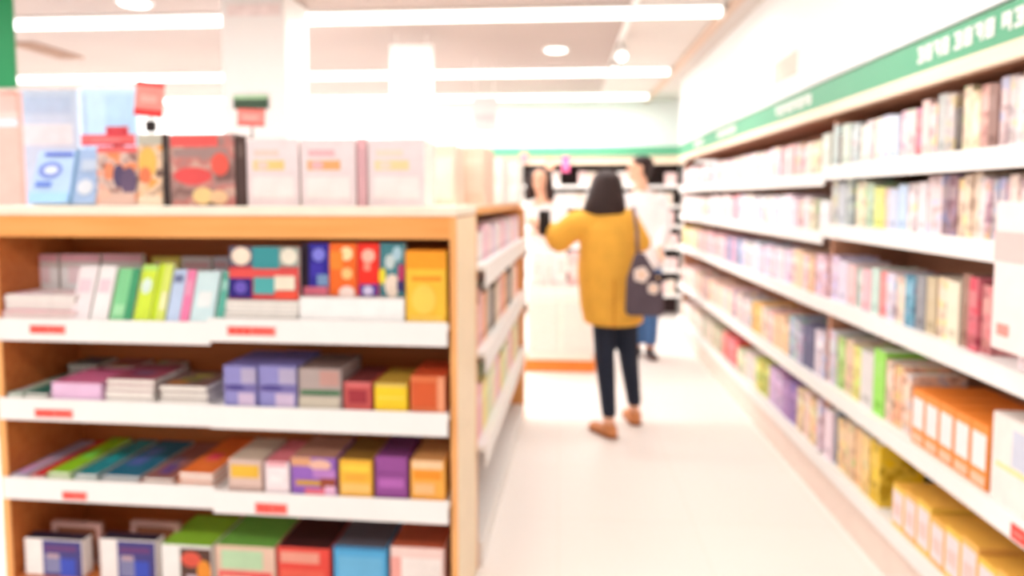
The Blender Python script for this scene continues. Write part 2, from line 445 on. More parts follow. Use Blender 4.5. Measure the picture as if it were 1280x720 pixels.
# row 2 -------------------------------------------------------
def pstack(row, a, b, yt, cols, n, label, name='magazine', d=.34, front=0, cat='magazine', zoff=0):
    X, Y, Z, w, h = place(row, a, b, yt, front)
    if X < ix0 + .012: w -= ix0 + .012 - X; X = ix0 + .012
    t = (h - zoff) / n
    stack(name, X, Y, Z + zoff, w - .012, d, t, n, cols, label, cat, label.split(',')[0] + 's')
pstack(2, 2, 30, 491, [(170, 214, 190), (160, 200, 180)], 2, 'pale green magazine, flat at far left of second shelf')
pstack(2, 31, 62, 491, [(200, 220, 200), (40, 110, 96)], 2, 'dark teal magazine, flat on the second shelf')
X, Y, Z, w, h = place(2, 64, 129, 478, 0)
carton('boxed_set', X, Y, Z, w - .01, h, .2, (230, 190, 222), 'lilac pink boxed set lying low on the left of the second shelf', 'boxed set', [('r', .05, .95, .1, .2, (236, 205, 228))], top=(214, 110, 150))
for (a, b, yt, cs, nm) in ((84, 128, 455, [(70, 90, 80), (96, 110, 96)], 'dark grey green'), (131, 176, 457, [(120, 50, 70), (150, 90, 90)], 'dark red'), (180, 222, 459, [(150, 120, 112), (170, 140, 130)], 'dusky brown')):
    X, Y, Z, w, h = place(2, a, b - 3, yt, .225)
    stack('magazine', X, Y, Z, w - .016, .12, h / 5, 5, cs, f'{nm} magazine piled at the back of second shelf', 'magazine', f'{nm} magazines at the back')
pstack(2, 132, 195, 473, [(240, 228, 224), (236, 222, 218), (150, 70, 90)], 4, 'thick white book lying beside the lilac pile', 'book', .19, cat='book')
pstack(2, 199, 262, 481, [(240, 232, 226), (120, 90, 84)], 3, 'white edged magazine lying left of the lilac boxes', d=.19)
pstack(2, 40, 118, 452, [(90, 100, 90), (120, 110, 104)], 2, 'grey green magazine lying at the back of second shelf', d=.12, front=.27) if False else None
LILAC = [('r', 0, 1, .42, .56, (120, 110, 170)), ('e', .35, .5, .3, .07, (80, 70, 140)), ('r', .55, 1, .6, .95, (180, 170, 200)), ('r', .45, .95, .08, .38, (205, 185, 214))]
for k, (a, b) in enumerate(((279, 321), (323, 371))):
    X, Y, Z, w, h = place(2, a, b, 457, 0)
    carton('boxed_set', X, Y, Z, w - .004, h, .22, (144, 140, 200), f'lilac blue boxed set on the second shelf, {("left","right")[k]} of two', 'boxed set', LILAC, 'lilac boxed sets on the second shelf', top=(110, 100, 160))
X, Y, Z, w, h = place(2, 373, 428, 460, 0)
carton('boxed_set', X, Y, Z, w - .005, h, .2, (176, 160, 156), 'grey boxed set with dark green band on the second shelf', 'boxed set',
       [('r', .05, .98, .38, .5, (76, 120, 84)), ('r', .5, .95, .6, .95, (196, 150, 140)), ('r', .0, .95, .04, .34, (200, 190, 172))], top=(120, 96, 90))
X, Y, Z, w, h = place(2, 430, 465, 477, 0)
carton('boxed_set', X, Y, Z, w - .004, h, .2, (206, 92, 88), 'dark red boxed set beside the yellow one', 'boxed set', [('r', .15, .85, .3, .75, (160, 50, 60)), ('r', .0, 1, .85, 1, (214, 110, 110))], top=(120, 50, 50))
X, Y, Z, w, h = place(2, 468, 510, 479, 0)
carton('boxed_set', X, Y, Z, w - .004, h, .2, (252, 208, 40), 'bright yellow boxed set on the second shelf', 'boxed set', [('r', .08, .92, .5, .56, (250, 222, 90)), ('r', 0, 1, .9, 1, (220, 190, 100))], top=(200, 160, 60))
X, Y, Z, w, h = place(2, 513, 557, 470, 0)
carton('boxed_set', X, Y, Z, w - .004, h, .2, (226, 120, 72), 'orange brown boxed set at right end of the second shelf', 'boxed set', [('r', .05, .75, .2, .85, (214, 92, 46)), ('r', .8, 1, 0, 1, (240, 160, 120))], top=(210, 80, 40))
# row 3 -------------------------------------------------------
pstack(3, 10, 37, 593, [(236, 214, 220), (190, 180, 214)], 2, 'lilac and white magazine, flat at far left of third shelf')
pstack(3, 38, 58, 594, [(240, 200, 200), (226, 50, 60)], 2, 'red magazine, flat on the third shelf')
pstack(3, 60, 91, 590, [(170, 230, 60), (150, 214, 40)], 3, 'lime green magazine, flat on the third shelf')
pstack(3, 93, 124, 592, [(150, 210, 190), (30, 140, 150)], 3, 'teal magazine, flat beside the lime ones')
pstack(3, 126, 176, 594, [(236, 110, 90), (24, 110, 140)], 3, 'blue teal magazine on red edged pile, third shelf')
pstack(3, 178, 219, 597, [(240, 170, 150), (236, 226, 220), (150, 96, 90)], 2, 'white and pale red magazine left of the orange pile')
pstack(3, 222, 268, 590, [(246, 140, 60), (240, 120, 50)], 3, 'orange book lying on the third shelf', 'book', .34, cat='book')
# small round ornaments printed on the teal magazines
def c3(a, b, yt, col, label, pr, top, n=None):
    X, Y, Z, w, h = place(3, a, b, yt, 0)
    carton('boxed_set', X, Y, Z, w - .004, h, .2, col, label, 'boxed set', pr, 'small boxed sets on the third shelf', top=top)
c3(285, 328, 574, (220, 190, 178), 'cream and golden boxed set beside the orange books', [('r', .08, .92, .48, .85, (236, 186, 60)), ('r', .0, 1, .02, .2, (200, 170, 160))], (200, 180, 160))
c3(331, 362, 577, (248, 230, 232), 'white narrow boxed set on the third shelf', [('r', .1, .9, .85, 1, (240, 180, 190)), ('r', .2, .8, .4, .6, (250, 240, 240))], (220, 120, 130))
c3(364, 421, 571, (150, 100, 190), 'purple, gold and pink patterned boxed set', [('r', 0, .45, .78, 1, (220, 160, 120)), ('e', .65, .82, .25, .14, (240, 190, 170)), ('r', .1, .95, .3, .42, (210, 160, 50)), ('r', .65, 1, .2, .5, (150, 70, 50)), ('r', .3, .75, .05, .22, (236, 120, 140)), ('r', .75, 1, .03, .3, (230, 180, 210)), ('r', .5, 1, .5, .72, (190, 130, 200))], (180, 130, 110))
c3(424, 466, 574, (253, 186, 60), 'golden yellow boxed set on the third shelf', [('r', .05, .95, .7, .88, (252, 210, 70)), ('r', .05, .95, .15, .4, (253, 196, 110)), ('r', .2, .8, .5, .6, (250, 170, 60))], (140, 100, 40))
c3(469, 510, 570, (150, 76, 150), 'plain purple boxed set on the third shelf', [('r', .1, .9, .3, .5, (180, 100, 180)), ('r', .05, .95, .6, .64, (130, 60, 130)), ('r', 0, 1, 0, .08, (110, 50, 110))], (110, 50, 100))
c3(513, 557, 575, (253, 176, 76), 'orange boxed set with pale top, beside the right panel', [('r', .05, .95, .8, 1, (252, 205, 160)), ('r', .1, .9, .55, .75, (250, 150, 40)), ('r', .1, .7, .2, .45, (252, 190, 130))], (214, 150, 90))
# row 4 -------------------------------------------------------
def c4(a, b, yt, col, label, pr, top, d=.26, front=0, side=None, name='boxed_set', cat='boxed set'):
    X, Y, Z, w, h = place(4, a, b, yt, front)
    carton(name, X, Y, Z, w - .006, h, d, col, label, cat, pr, 'large boxes on the bottom shelf', top=top, side=side)
BLUEP = [('r', .32, .99, 0, .97, (70, 64, 130)), ('r', .36, .9, .7, .82, (110, 60, 120)), ('r', .36, .62, .1, .6, (130, 130, 170)), ('r', .62, .88, 0, .5, (60, 80, 190)), ('r', .4, .6, .5, .62, (190, 160, 170))]
c4(30, 104, 672, (248, 238, 234), 'white box with blue screen print, leftmost on the bottom shelf', BLUEP, (40, 28, 50), .05)
c4(124, 196, 673, (248, 238, 234), 'white box with blue screen print, second from left on the bottom shelf', BLUEP, (40, 28, 50), .05)
for k, (a, b) in enumerate(((66, 128), (165, 226))):
    X, Y, Z, w, h = place(4, a - 2, b - 3, 652, .085)
    root = tag(empty('picture_frame', (X, Y, Z)), f'dusty pink frame standing behind the {("leftmost","second")[k]} white and blue box', 'frame', 'frames behind the bottom shelf boxes')
    fm = mat((206, 160, 150), .5, .05); b_ = .018
    MB().box(0, w, 0, .02, h - b_, h, fm).box(0, w, 0, .02, 0, b_, fm).box(0, b_, 0, .02, b_, h - b_, fm).box(w - b_, w, 0, .02, b_, h - b_, fm).build('frame_moulding', root)
    MB().box(b_ + .001, w - b_ - .001, .008, .014, b_ + .001, h - b_ - .001, mat((150, 90, 60), .6, .05)).build('picture_panel', root)
c4(201, 266, 680, (250, 244, 240), 'white box with red and orange figures and green top', [('r', .38, .99, 0, .93, (90, 60, 50)), ('e', .6, .65, .2, .2, (226, 90, 70)), ('e', .85, .35, .14, .3, (240, 150, 50)), ('r', .5, .7, 0, .25, (220, 200, 210))], (140, 190, 50), .22)
c4(269, 345, 681, (236, 200, 178), 'pale green and red box with green top', [('r', .1, .8, .45, .9, (190, 222, 180)), ('r', .05, .95, .0, .4, (240, 100, 96)), ('r', .1, .6, .18, .28, (240, 180, 160))], (110, 170, 70), .22)
c4(347, 414, 683, (236, 76, 64), 'red box with pale band on the bottom shelf', [('r', .05, .8, .65, .9, (240, 160, 140)), ('r', .05, .9, .2, .5, (240, 100, 80)), ('r', .6, .95, 0, .14, (140, 40, 40))], (60, 20, 24), .22)
c4(417, 485, 682, (84, 172, 222), 'sky blue box on the bottom shelf', [('r', .08, .92, .1, .8, (110, 186, 228)), ('r', 0, 1, .94, 1, (60, 130, 180))], (90, 86, 96), .22)
c4(488, 557, 683, (246, 214, 206), 'white and pink box at right end of the bottom shelf', [('r', .15, .95, 0, .8, (250, 236, 230)), ('r', .0, .2, .3, .8, (244, 170, 160))], (190, 90, 60), .22)

# things standing on top of the bookcase ------------------------
ZT = zt + .0005
def topbook(a, b, yt, col, label, pr, lean=0, t=.03, Yf=YF + .05, name='book', cat='book', spine=None, group='books on top of the bookcase'):
    A = atY(a, 240, Yf); B = atY(b, 240, Yf); T = atY(a, yt, Yf)
    return face_book(name, A.x, Yf, ZT, B.x - A.x, (T.z - ZT) / math.cos(math.radians(lean)), t, col, label, cat, pr, lean, group, spine)
topbook(34, 84, 190, (180, 208, 242), 'light blue book with dark blue scribble, leftmost on top of the bookcase',
        [('e', .4, .62, .3, .16, (120, 140, 214)), ('e', .42, .62, .18, .08, (214, 226, 250)), ('r', .2, .9, .88, .96, (90, 110, 200)), ('r', .1, .5, .3, .4, (100, 130, 214)), ('r', 0, 1, 0, .2, (160, 205, 250))], 18)
topbook(85, 118, 188, (160, 186, 224), 'grey blue book leaning back beside the scribble book',
        [('r', .0, .14, 0, 1, (110, 150, 190)), ('e', .55, .3, .3, .14, (220, 226, 236)), ('r', .3, .9, .6, .8, (190, 205, 226))], 14)
topbook(121, 171, 184, art(((70, 56, 70), (176, 130, 120), (226, 200, 190), (246, 150, 100)), 22), 'collage book with small orange figures and red header', 
        [('r', 0, 1, .9, 1, (246, 110, 110)), ('e', .3, .58, .13, .15, (250, 150, 110)), ('e', .55, .5, .15, .2, (90, 76, 110)), ('e', .8, .4, .2, .25, (110, 90, 120)), ('r', .05, .95, 0, .22, (226, 190, 176)), ('e', .2, .2, .16, .1, (236, 190, 170))], 3, .035)
topbook(173, 203, 168, art(((110, 84, 80), (226, 190, 160), (250, 220, 190), (250, 170, 90)), 22), 'cream book with orange face beside the black edged spine',
        [('e', .4, .6, .38, .22, (250, 196, 100)), ('e', .3, .42, .25, .12, (246, 130, 90)), ('r', 0, 1, .85, 1, (200, 196, 180)), ('r', 0, 1, 0, .14, (250, 226, 200))], 2, .05)
topbook(205, 212, 167, (66, 52, 50), 'narrow black book between the collage covers', [('r', .3, .7, .6, .8, (120, 110, 100))], 0, .14, YF + .045)
r_ = topbook(214, 294, 168, art(((130, 96, 92), (178, 142, 136), (206, 130, 124), (216, 176, 162)), 14), 'brown collage book with red lettering shapes on the bookcase top',
        [('r', .02, .75, .83, 1, (246, 100, 96)), ('r', .05, .9, .68, .8, (170, 140, 136)), ('e', .35, .42, .3, .12, (236, 90, 90)), ('e', .78, .58, .14, .16, (240, 100, 86)), ('e', .5, .14, .16, .12, (252, 214, 150)), ('e', .75, .12, .14, .1, (250, 205, 160))], 0, .14, name='boxed_set', cat='boxed set', spine=(84, 64, 60))
topbook(296, 309, 171, (84, 64, 60), 'dark brown boxed set edge beside the pink white sets', [('r', .2, .8, .7, .9, (110, 90, 84))], 0, .16)
PW = lambda a, b: [('r', .14, .62, .74, .84, a), ('r', .12, .72, .54, .68, b), ('e', .3, .61, .12, .06, a), ('r', .1, .9, .12, .44, (252, 240, 238))]
for k, (a, b, c1, c2, dsc) in enumerate(((310, 374, (252, 215, 205), (252, 214, 140), 'with yellow lettering band, leftmost of three'), (377, 445, (250, 190, 195), (250, 180, 120), 'with pink and orange band, middle of three'), (461, 531, (252, 226, 210), (252, 225, 170), 'with faint yellow band, rightmost of three'))):
    topbook(a, b, 174, (253, 229, 231), 'white and pink boxed set ' + dsc, PW(c1, c2), 0, .15, name='boxed_set', cat='boxed set', group='pale boxed sets on the bookcase top')
topbook(447, 459, 173, (226, 176, 182), 'narrow mauve book between two pale boxed sets', [('r', .2, .8, .85, .96, (250, 190, 195))], 0, .13)
# promotional cards on stands
def pop_card(x0, x1, y0, y1, Y, col, edge, label, base, tilt=0, pr=(), clip=True):
    A = atY(x0, y1, Y); B = atY(x1, y0, Y); cx = (A.x + B.x) / 2
    t = tag(empty('promotional_card', (cx, Y, base)), label, 'sign', 'small red cards on stands')
    w = B.x - A.x; h = B.z - A.z; z0 = A.z - base
    R = Matrix.Translation((0, 0, z0 + h / 2)) @ Matrix.Rotation(tilt, 4, 'Y') @ Matrix.Translation((0, 0, -z0 - h / 2))
    MB().box(-w / 2, w / 2, -.001, .001, z0, z0 + h, mat(col, .5, .05), R).build('card', t)
    MB().box(-w / 2, w / 2, -.0022, -.0012, z0, z0 + h * .2, mat(edge, .5, .05), R).box(-w / 2, w / 2, -.0022, -.0012, z0 + h * .88, z0 + h, mat(edge, .5, .05), R).box(-w * .3, w * .25, -.0022, -.0012, z0 + h * .4, z0 + h * .6, mat([min(255, v + 30) for v in col], .5, .05), R).build('card_print', t)
    MB().tube((0, .004, 0), (0, .004, z0 + h * .3), .003, BLACK, 8).build('stem', t)
    if clip: MB().box(-.018, .018, -.006, .012, z0 - .055, z0 - .015, BLACK, bev=.003).build('clip', t)
    MB().disc(0, .004, .022, .004, .004, BLACK, axis='Z').build('base', t)
pop_card(170, 204, 102, 146, YF + .22, (250, 160, 150), (240, 60, 60), 'tall red and pink card on a black clip above the collage books', ZT, .12)
pop_card(297, 331, 136, 158, YF + .24, (252, 150, 142), (246, 110, 104), 'small red card behind the dark boxed set, front of the pillar', ZT, .05, (), False)
pop_card(102, 169, 168, 182, YF + .15, (248, 120, 120), (240, 80, 100), 'wide low red card behind the collage book', ZT, 0)
pop_card(133, 160, 158, 169, YF + .20, (226, 80, 90), (220, 60, 76), 'little dark red card rising above the wide one', ZT, 0)
turn_since(before); FRAME[0] = False
A = atY(290, 136, 3.97); B = atY(333, 118, 3.97)
t = tag(empty('pillar_sign', (A.x, 3.999, A.z)), 'dark green sign fixed on the white pillar', 'sign')
MB().box(0, B.x - A.x, -.012, -.0005, 0, B.z - A.z, mat((60, 84, 66), .5, .1), bev=.002).build('board', t)
MB().box(0, B.x - A.x, -.0135, -.0125, (B.z - A.z) * .72, (B.z - A.z), mat((170, 214, 170), .5, .1)).build('top_band', t)

# ------------------------------------------------------------------ island shelving behind, aisle side
FRAME[0] = True; before = set(COL.objects)
GX = bx1 + .03; GY0 = 2.55; GY1 = 4.40
isl = tag(empty('island_shelving', (-.6, 3.5, 0)), 'long low island shelving with white shelves along the left of the aisle', 'shelving unit')
il = Vector(isl.location)
def ipart(mb, name): o = mb.build(name, isl); o.location = -il; return o
ipart(MB().box(-1.25, GX - .03, GY0, GY1, 1.412, 1.42, CREAM_BOARD), 'top_board')
ipart(MB().box(-1.25, GX - .025, GY0, GY1, 1.385, 1.4115, ORANGE_WOOD), 'top_rail')
ipart(MB().box(-1.25, GX - .03, GY0, GY0 + .02, 0, 1.384, ORANGE_WOODZ), 'end_panel')
ipart(MB().box(-1.25, GX - .005, GY1 - .03, GY1, 0, 1.384, ORANGE_WOODZ), 'end_panel')
ipart(MB().box(-.76, -.74, GY0 + .02, GY1 - .03, 0, 1.384, SHADED_WOOD), 'back_panel')
ipart(MB().box(-.739, GX - .01, GY0 + .021, GY1 - .031, 0, .1, WHITE), 'plinth')
GSH = [1.189, .855, .485]
for z in GSH:
    ipart(MB().box(-.739, GX, GY0 + .021, GY1 - .031, z - .02, z, WHITE).box(GX, GX + .004, GY0 + .021, GY1 - .031, z - .085, z + .004, WHITE), 'shelf')
gcol = {0: [('pale pink', (248, 222, 226)), ('lilac', (236, 216, 236)), ('white', (250, 240, 238)), ('pink', (250, 205, 220))],
        1: [('grey', (200, 190, 180)), ('dark grey', (110, 104, 100)), ('cream', (250, 226, 200)), ('pink', (246, 196, 190)), ('orange', (244, 170, 110))],
        2: [('pale green', (224, 230, 190)), ('cream', (250, 226, 200)), ('pink', (244, 190, 200)), ('yellow', (246, 226, 150))],
        3: [('plum', (150, 90, 120)), ('white', (246, 236, 234)), ('purple', (190, 130, 170)), ('pale pink', (246, 210, 214)), ('cream', (248, 228, 210))]}
SHN = ['top', 'second', 'third', 'bottom']
def spine_book(X, y, z, th, h, dep, col, label, group, facing=1, parts=True, name='book', cat='book', pr=None, lean=0, cover=None):
    """book standing in a row along Y; spine faces -X (facing=-1) or +X (facing=1)"""
    root_parts = parts
    c = mat(col, .5, .04) if cover is None else cover
    s = -facing
    def bx(mb, u0, u1, v0, v1, w0, w1, m):
        a, b = sorted((s * u0, s * u1)); mb.box(a, b, v0, v1, w0, w1, m); return mb
    if not parts:
        mb = MB(); bx(mb, 0, dep, 0, th, 0, h, c)
        lc = mat([min(255, int(v * 1.05) + 8) for v in col], .5, .04)
        bx(mb, -.001, 0, th * .15, th * .85, h * .62, h * .8, lc)
        o = mb.build(name); o.location = (X, y, z)
        return tag(o, label, cat, group)
    root = tag(empty(name, (X, y, z)), label, cat, group)
    mb = MB(); cv = .003
    bx(mb, 0, cv, 0, th, 0, h, c); bx(mb, cv, dep, 0, cv, 0, h, c); bx(mb, cv, dep, th - cv, th, 0, h, c)
    mb.build('cover', root)
    mb = MB(); bx(mb, cv + .0003, dep - .004, cv + .0003, th - cv - .0003, .003, h - .004, PAGE); mb.build('pages', root)
    for (nm_, a, b, e, f, cc) in (('title_label', .15, .85, .6, .82, [min(255, int(v * .9) + 25) for v in col]), ('author_label', .2, .8, .1, .22, [max(0, v - 30) for v in col])):
        mb = MB(); bx(mb, -.0012, -.0002, th * a, th * b, h * e, h * f, mat(cc, .5, .04)); mb.build(nm_, root)
    return root
for si, z in enumerate(GSH):
    y = GY0 + .03; n = 0; top = (1.36 if si == 0 else GSH[si - 1] - .06)
    while y < GY1 - .12:
        th = random.uniform(.05, .09)
        if y + th > GY1 - .035: break
        nm, c = gcol[si][int(y * 7) % len(gcol[si])]; n += 1
        h = min(top - z - .02, random.uniform(.17, .235)) if si else .13 + random.uniform(-.015, .02)
        spine_book(GX - .035, y, z + .0005, th - .002, h, .2, c,
                   f'{nm} book on the {SHN[si]} shelf of the aisle island, {ordinal(n)} from the bookcase', 'books on the aisle side of the island', 1, parts=(si < 2 and y < 3.8))
        y += th
# pale boxes on top of the island
def isl_box(a, b, yt, Y, d, col, label, pr=()):
    A = atY(a, 250, Y); B = atY(b, 250, Y); T = atY(a, yt, Y)
    carton('storage_box', A.x, Y, 1.4205, B.x - A.x, T.z - 1.4205, d, col, label, 'box', pr, 'pale boxes on top of the island')
isl_box(536, 569, 181, 2.60, .22, (246, 212, 194), 'pale peach box nearest on top of the island', [('r', .1, .9, .1, .8, (250, 226, 212))])
isl_box(570, 606, 184, 2.85, .3, (244, 206, 184), 'deeper peach box behind the nearest one on the island', [('r', .1, .9, .2, .8, (250, 216, 196))])
isl_box(607, 628, 198, 3.3, .3, (255, 244, 238), 'white box midway along the island top', [('r', .2, .8, .4, .7, (252, 236, 226))])
isl_box(630, 648, 202, 3.8, .3, (255, 246, 242), 'white box farthest along the island top', [('r', .2, .8, .4, .7, (252, 232, 226))])

turn_since(before); FRAME[0] = False
# ------------------------------------------------------------------ right-hand wall shelving
WX = 1.22
NY0, NY1, FY1 = 1.15, 3.24, 7.05
un = {}
for bay, (ya, yb, label) in {'near': (NY0, NY1, 'near section of tall wall shelving with white shelves at right'),
                             'far': (NY1 + .004, FY1, 'far section of tall wall shelving with white shelves, beyond the step')}.items():
    u = tag(empty('wall_shelving', (1.4, (ya + yb) / 2, 0)), label, 'shelving unit', None)
    ul = Vector(u.location); un[bay] = u
    def up(mb, name): o = mb.build(name, u); o.location = -ul; return o
    up(MB().box(1.585, 1.61, ya, yb, 0, 1.84, BROWN_WOOD), 'back_panel')
    up(MB().box(WX + .03, 1.584, ya, yb, 0, .17, mat((250, 226, 214), .5, .03)), 'plinth')
    for y in ((ya, yb - .02)): up(MB().box(WX + .04, 1.584, y, y + .02, .171, 1.80, BROWN_WOOD), 'upright')
    up(MB().box(WX + .01, 1.584, ya, yb, 1.825, 1.85, BROWN_WOOD), 'canopy_board')
    up(MB().box(WX - .02, WX + .009, ya, yb, 1.82, 1.868, CREAM_BOARD), 'canopy_edge')
SZ = {'near': [1.588, 1.328, .988, .60, .245], 'far': [1.562, 1.292, .980, .59, .245]}
for bay, zs in SZ.items():
    ya, yb = (NY0, NY1) if bay == 'near' else (NY1 + .004, FY1)
    for k, z in enumerate(zs):
        xf = WX - (.012 if bay == 'near' and k < 4 else 0)
        mb = MB().box(xf, 1.584, ya + .021, yb - .021, z - .022, z, WHITE).box(xf - .006, xf, ya + .002, yb - .002, z - .058, z + .004, WHITE)
        o = mb.build('shelf', un[bay]); o.location = -Vector(un[bay].location)
# green header sign with white lettering shapes
hs = tag(empty('header_sign', (WX, 4.1, 1.87)), 'long green header sign with white lettering above the right shelving', 'sign')
MB().box(-.015, .01, 1.15 - 4.1, 7.05 - 4.1, 0, .105, GREEN).build('sign_board', hs)
def lettering(x0, x1, ytop_frac=.75, big=1, label=None):
    ya = atX(x1, 100, WX - .02).y - 4.1; yb = atX(x0, 100, WX - .02).y - 4.1
    mb = MB(); n = max(2, round((yb - ya) / .05)); L = (yb - ya) / n
    for k in range(n):
        y0 = ya + k * L; z0, z1 = .030, .082
        a, b = y0 + L * .12, y0 + L * .88
        xx0, xx1 = -.0175, -.0155
        mb.box(xx0, xx1, a, a + L * .2, z0, z1, WHITE)
        mb.box(xx0, xx1, a + L * .2, b, z1 - .012, z1, WHITE)
        if k % 3 != 1: mb.box(xx0, xx1, a + L * .2, b, z0, z0 + .012, WHITE)
        if k % 2 == 0: mb.box(xx0, xx1, b - L * .2, b, z0 + .012, z1 - .012, WHITE)
        mb.box(xx0, xx1, a + L * .2, b - L * .2, (z0 + z1) / 2 - .008, (z0 + z1) / 2 + .008, WHITE)
    mb.build('lettering', hs)
for a, b in ((1144, 1184), (1188, 1240), (1246, 1330), (970, 1014), (897, 920), (868, 880)): lettering(a, b)

# books, run by run: (x0, x1, colour name, rgb, height, count or None, parts)
def run(k, segs):
    """segs in picture order from right (near) to left (far)"""
    out = []
    for (x0, x1, nm, c, h, n) in segs:
        ya = atX(x1, 300, WX + .03).y; yb = atX(x0, 300, WX + .03).y
        L = (yb - ya) / n
        for i in range(n): out.append((ya + i * L, L, nm, c[i % len(c)] if isinstance(c, list) else c, h))
    nc = {'near': 0, 'far': 0}
    res = []
    for (y, L, nm, c, h) in out:
        bay = 'near' if y + L <= NY1 - .015 else 'far' if y >= NY1 + .02 else None
        if bay is None:
            if y + L / 2 < NY1: L = NY1 - .022 - y; bay = 'near'
            else: L = y + L - NY1 - .028; y = NY1 + .028; bay = 'far'
            if L < .02: continue
        if bay == 'near' and y < NY0 + .03: continue
        if bay == 'far' and y + L > FY1 - .022: L = FY1 - .024 - y
        if L < .015: continue
        z = SZ[bay][k]; nc[bay] += 1
        dn = nc[bay]
        res.append((bay, y, L, nm, c, h, z, dn))
    tot = {b: sum(1 for r in res if r[0] == b) for b in nc}
    for (bay, y, L, nm, c, h, z, dn) in res:
        g = ('top', 'second', 'third', 'fourth', 'lowest')[k]
        hh = h * random.uniform(.9, 1.02)
        cc = [max(0, min(255, int(v + (250 - v) * .1) + random.randint(-6, 6))) for v in c]
        if bay == 'near': lab = f'{nm} book, {g} shelf of near wall section, {ordinal(tot[bay] + 1 - dn)} from the step'
        else: lab = f'{nm} book, {g} shelf of far wall section, {ordinal(dn)} from the step'
        q_ = random.random(); cov = None
        if q_ < .6:
            qd = lambda d: tuple(max(0, min(255, int(v / 12) * 12 + e)) for v, e in zip(cc, d))
            cov = art((qd((-46, -50, -46)), qd((0, 0, 0)), qd(random.choice(((10, -34, -26), (-34, -10, 16), (10, 2, -46), (-30, 10, -20))))), 20)
        spine_book(WX + random.uniform(.022, .036), y, z + .0005, L - .0015, hh, random.uniform(.16, .2), cc, lab,
                   f'books on the {g} shelf of the right wall', -1, parts=(bay == 'near'), cover=cov)
PINKS = [(248, 224, 226), (244, 226, 230), (240, 224, 236), (248, 216, 218), (246, 232, 230)]
PALE = [(240, 232, 236), (226, 226, 240), (236, 228, 240), (246, 226, 226)]
run(0, [(1262, 1330, 'pale pink', [(240, 224, 228), (236, 220, 222)], .20, 5), (1240, 1262, 'dusty pink', [(226, 206, 208)], .20, 2), (1228, 1240, 'brown', (150, 110, 100), .205, 1), (1216, 1228, 'rose', (226, 180, 168), .205, 1),
        (1195, 1216, 'cream', [(250, 228, 200), (246, 220, 190)], .205, 2), (1188, 1195, 'dark grey', (96, 84, 80), .16, 1), (1166, 1188, 'grey', [(206, 204, 198), (190, 190, 186)], .205, 2), (1148, 1166, 'pale pink', [(252, 216, 214)], .19, 2),
        (1142, 1148, 'red', (246, 150, 150), .19, 1), (1120, 1142, 'blush', [(250, 222, 222)], .19, 2), (1098, 1120, 'pale blue', [(214, 220, 240)], .175, 2), (1072, 1098, 'white', [(244, 234, 232)], .175, 3),
        (1050, 1070, 'pale grey', [(214, 218, 216)], .185, 2), (1046, 1050, 'dark', (110, 100, 96), .15, 1), (1026, 1046, 'grey green', [(206, 214, 212)], .20, 2),
        (1012, 1024, 'yellow green', (236, 226, 190), .17, 1), (990, 1012, 'pale rose', [(240, 206, 206), (230, 190, 200)], .17, 3), (975, 990, 'pink', (250, 196, 200), .17, 2), (850, 975, 'pale pink', PINKS, .175, 34), (836, 850, 'yellow', (252, 226, 130), .18, 6)])
run(1, [(1262, 1330, 'blush', [(240, 214, 214)], .19, 5), (1232, 1262, 'mauve', [(206, 180, 190), (220, 190, 196)], .185, 4), (1224, 1232, 'cream white', (250, 236, 226), .2, 1), (1194, 1224, 'peach cream', [(250, 222, 200), (250, 214, 190)], .195, 3),
        (1174, 1194, 'grey mauve', [(160, 134, 140)], .205, 2), (1156, 1174, 'tall pale pink', [(246, 220, 226)], .215, 1), (1134, 1156, 'lilac white', [(240, 226, 236)], .175, 2), (1112, 1134, 'pale blue', [(200, 214, 240)], .165, 2),
        (1104, 1112, 'blush', (250, 216, 206), .165, 1), (1092, 1104, 'lime topped', (222, 236, 130), .17, 1), (1082, 1092, 'green', (196, 222, 186), .19, 1), (1070, 1082, 'pale yellow green', (236, 236, 196), .19, 1),
        (1040, 1064, 'grey teal', [(196, 208, 208)], .205, 3), (1022, 1038, 'pale grey', (226, 226, 226), .16, 1), (990, 1020, 'pink and gold', [(244, 214, 196), (236, 210, 214)], .165, 4), (925, 990, 'lilac', PALE, .175, 10),
        (915, 925, 'rose red', (246, 160, 176), .175, 2), (852, 915, 'blush pink', PINKS, .175, 22), (836, 852, 'yellow', (250, 226, 110), .18, 6)])
run(2, [(1284, 1330, 'pale pink', [(246, 220, 214)], .25, 3), (1243, 1246, 'dark', (120, 90, 84), .2, 1), (1206, 1242, 'pink figured', [(226, 150, 150), (214, 120, 124), (150, 110, 104)], .225, 3), (1174, 1204, 'cream', [(250, 226, 200)], .215, 2),
        (1148, 1172, 'grey and gold', [(206, 190, 150), (150, 146, 150)], .2, 2), (1134, 1146, 'blue', (120, 180, 214), .185, 1), (1112, 1134, 'cream', [(250, 226, 206), (224, 226, 236)], .175, 2), (1092, 1112, 'red and mint', [(246, 150, 150), (200, 224, 226)], .18, 2),
        (1062, 1092, 'pink and mint', [(248, 196, 200), (206, 230, 226)], .18, 3), (1040, 1062, 'lilac', [(226, 214, 236)], .2, 2), (1020, 1036, 'pale pink', [(240, 210, 214)], .2, 1), (992, 1020, 'peach', [(250, 206, 170), (246, 214, 206)], .2, 4),
        (950, 992, 'pale lilac', [(240, 216, 230), (232, 206, 226)], .19, 8), (925, 950, 'pale grey blue', [(200, 210, 226), (226, 206, 226)], .19, 5), (905, 925, 'slate', [(150, 160, 190), (206, 160, 190)], .18, 4), (872, 905, 'rose', [(246, 196, 200), (250, 206, 206)], .18, 10), (850, 872, 'yellow pink', [(250, 226, 150), (250, 200, 190)], .18, 9)])
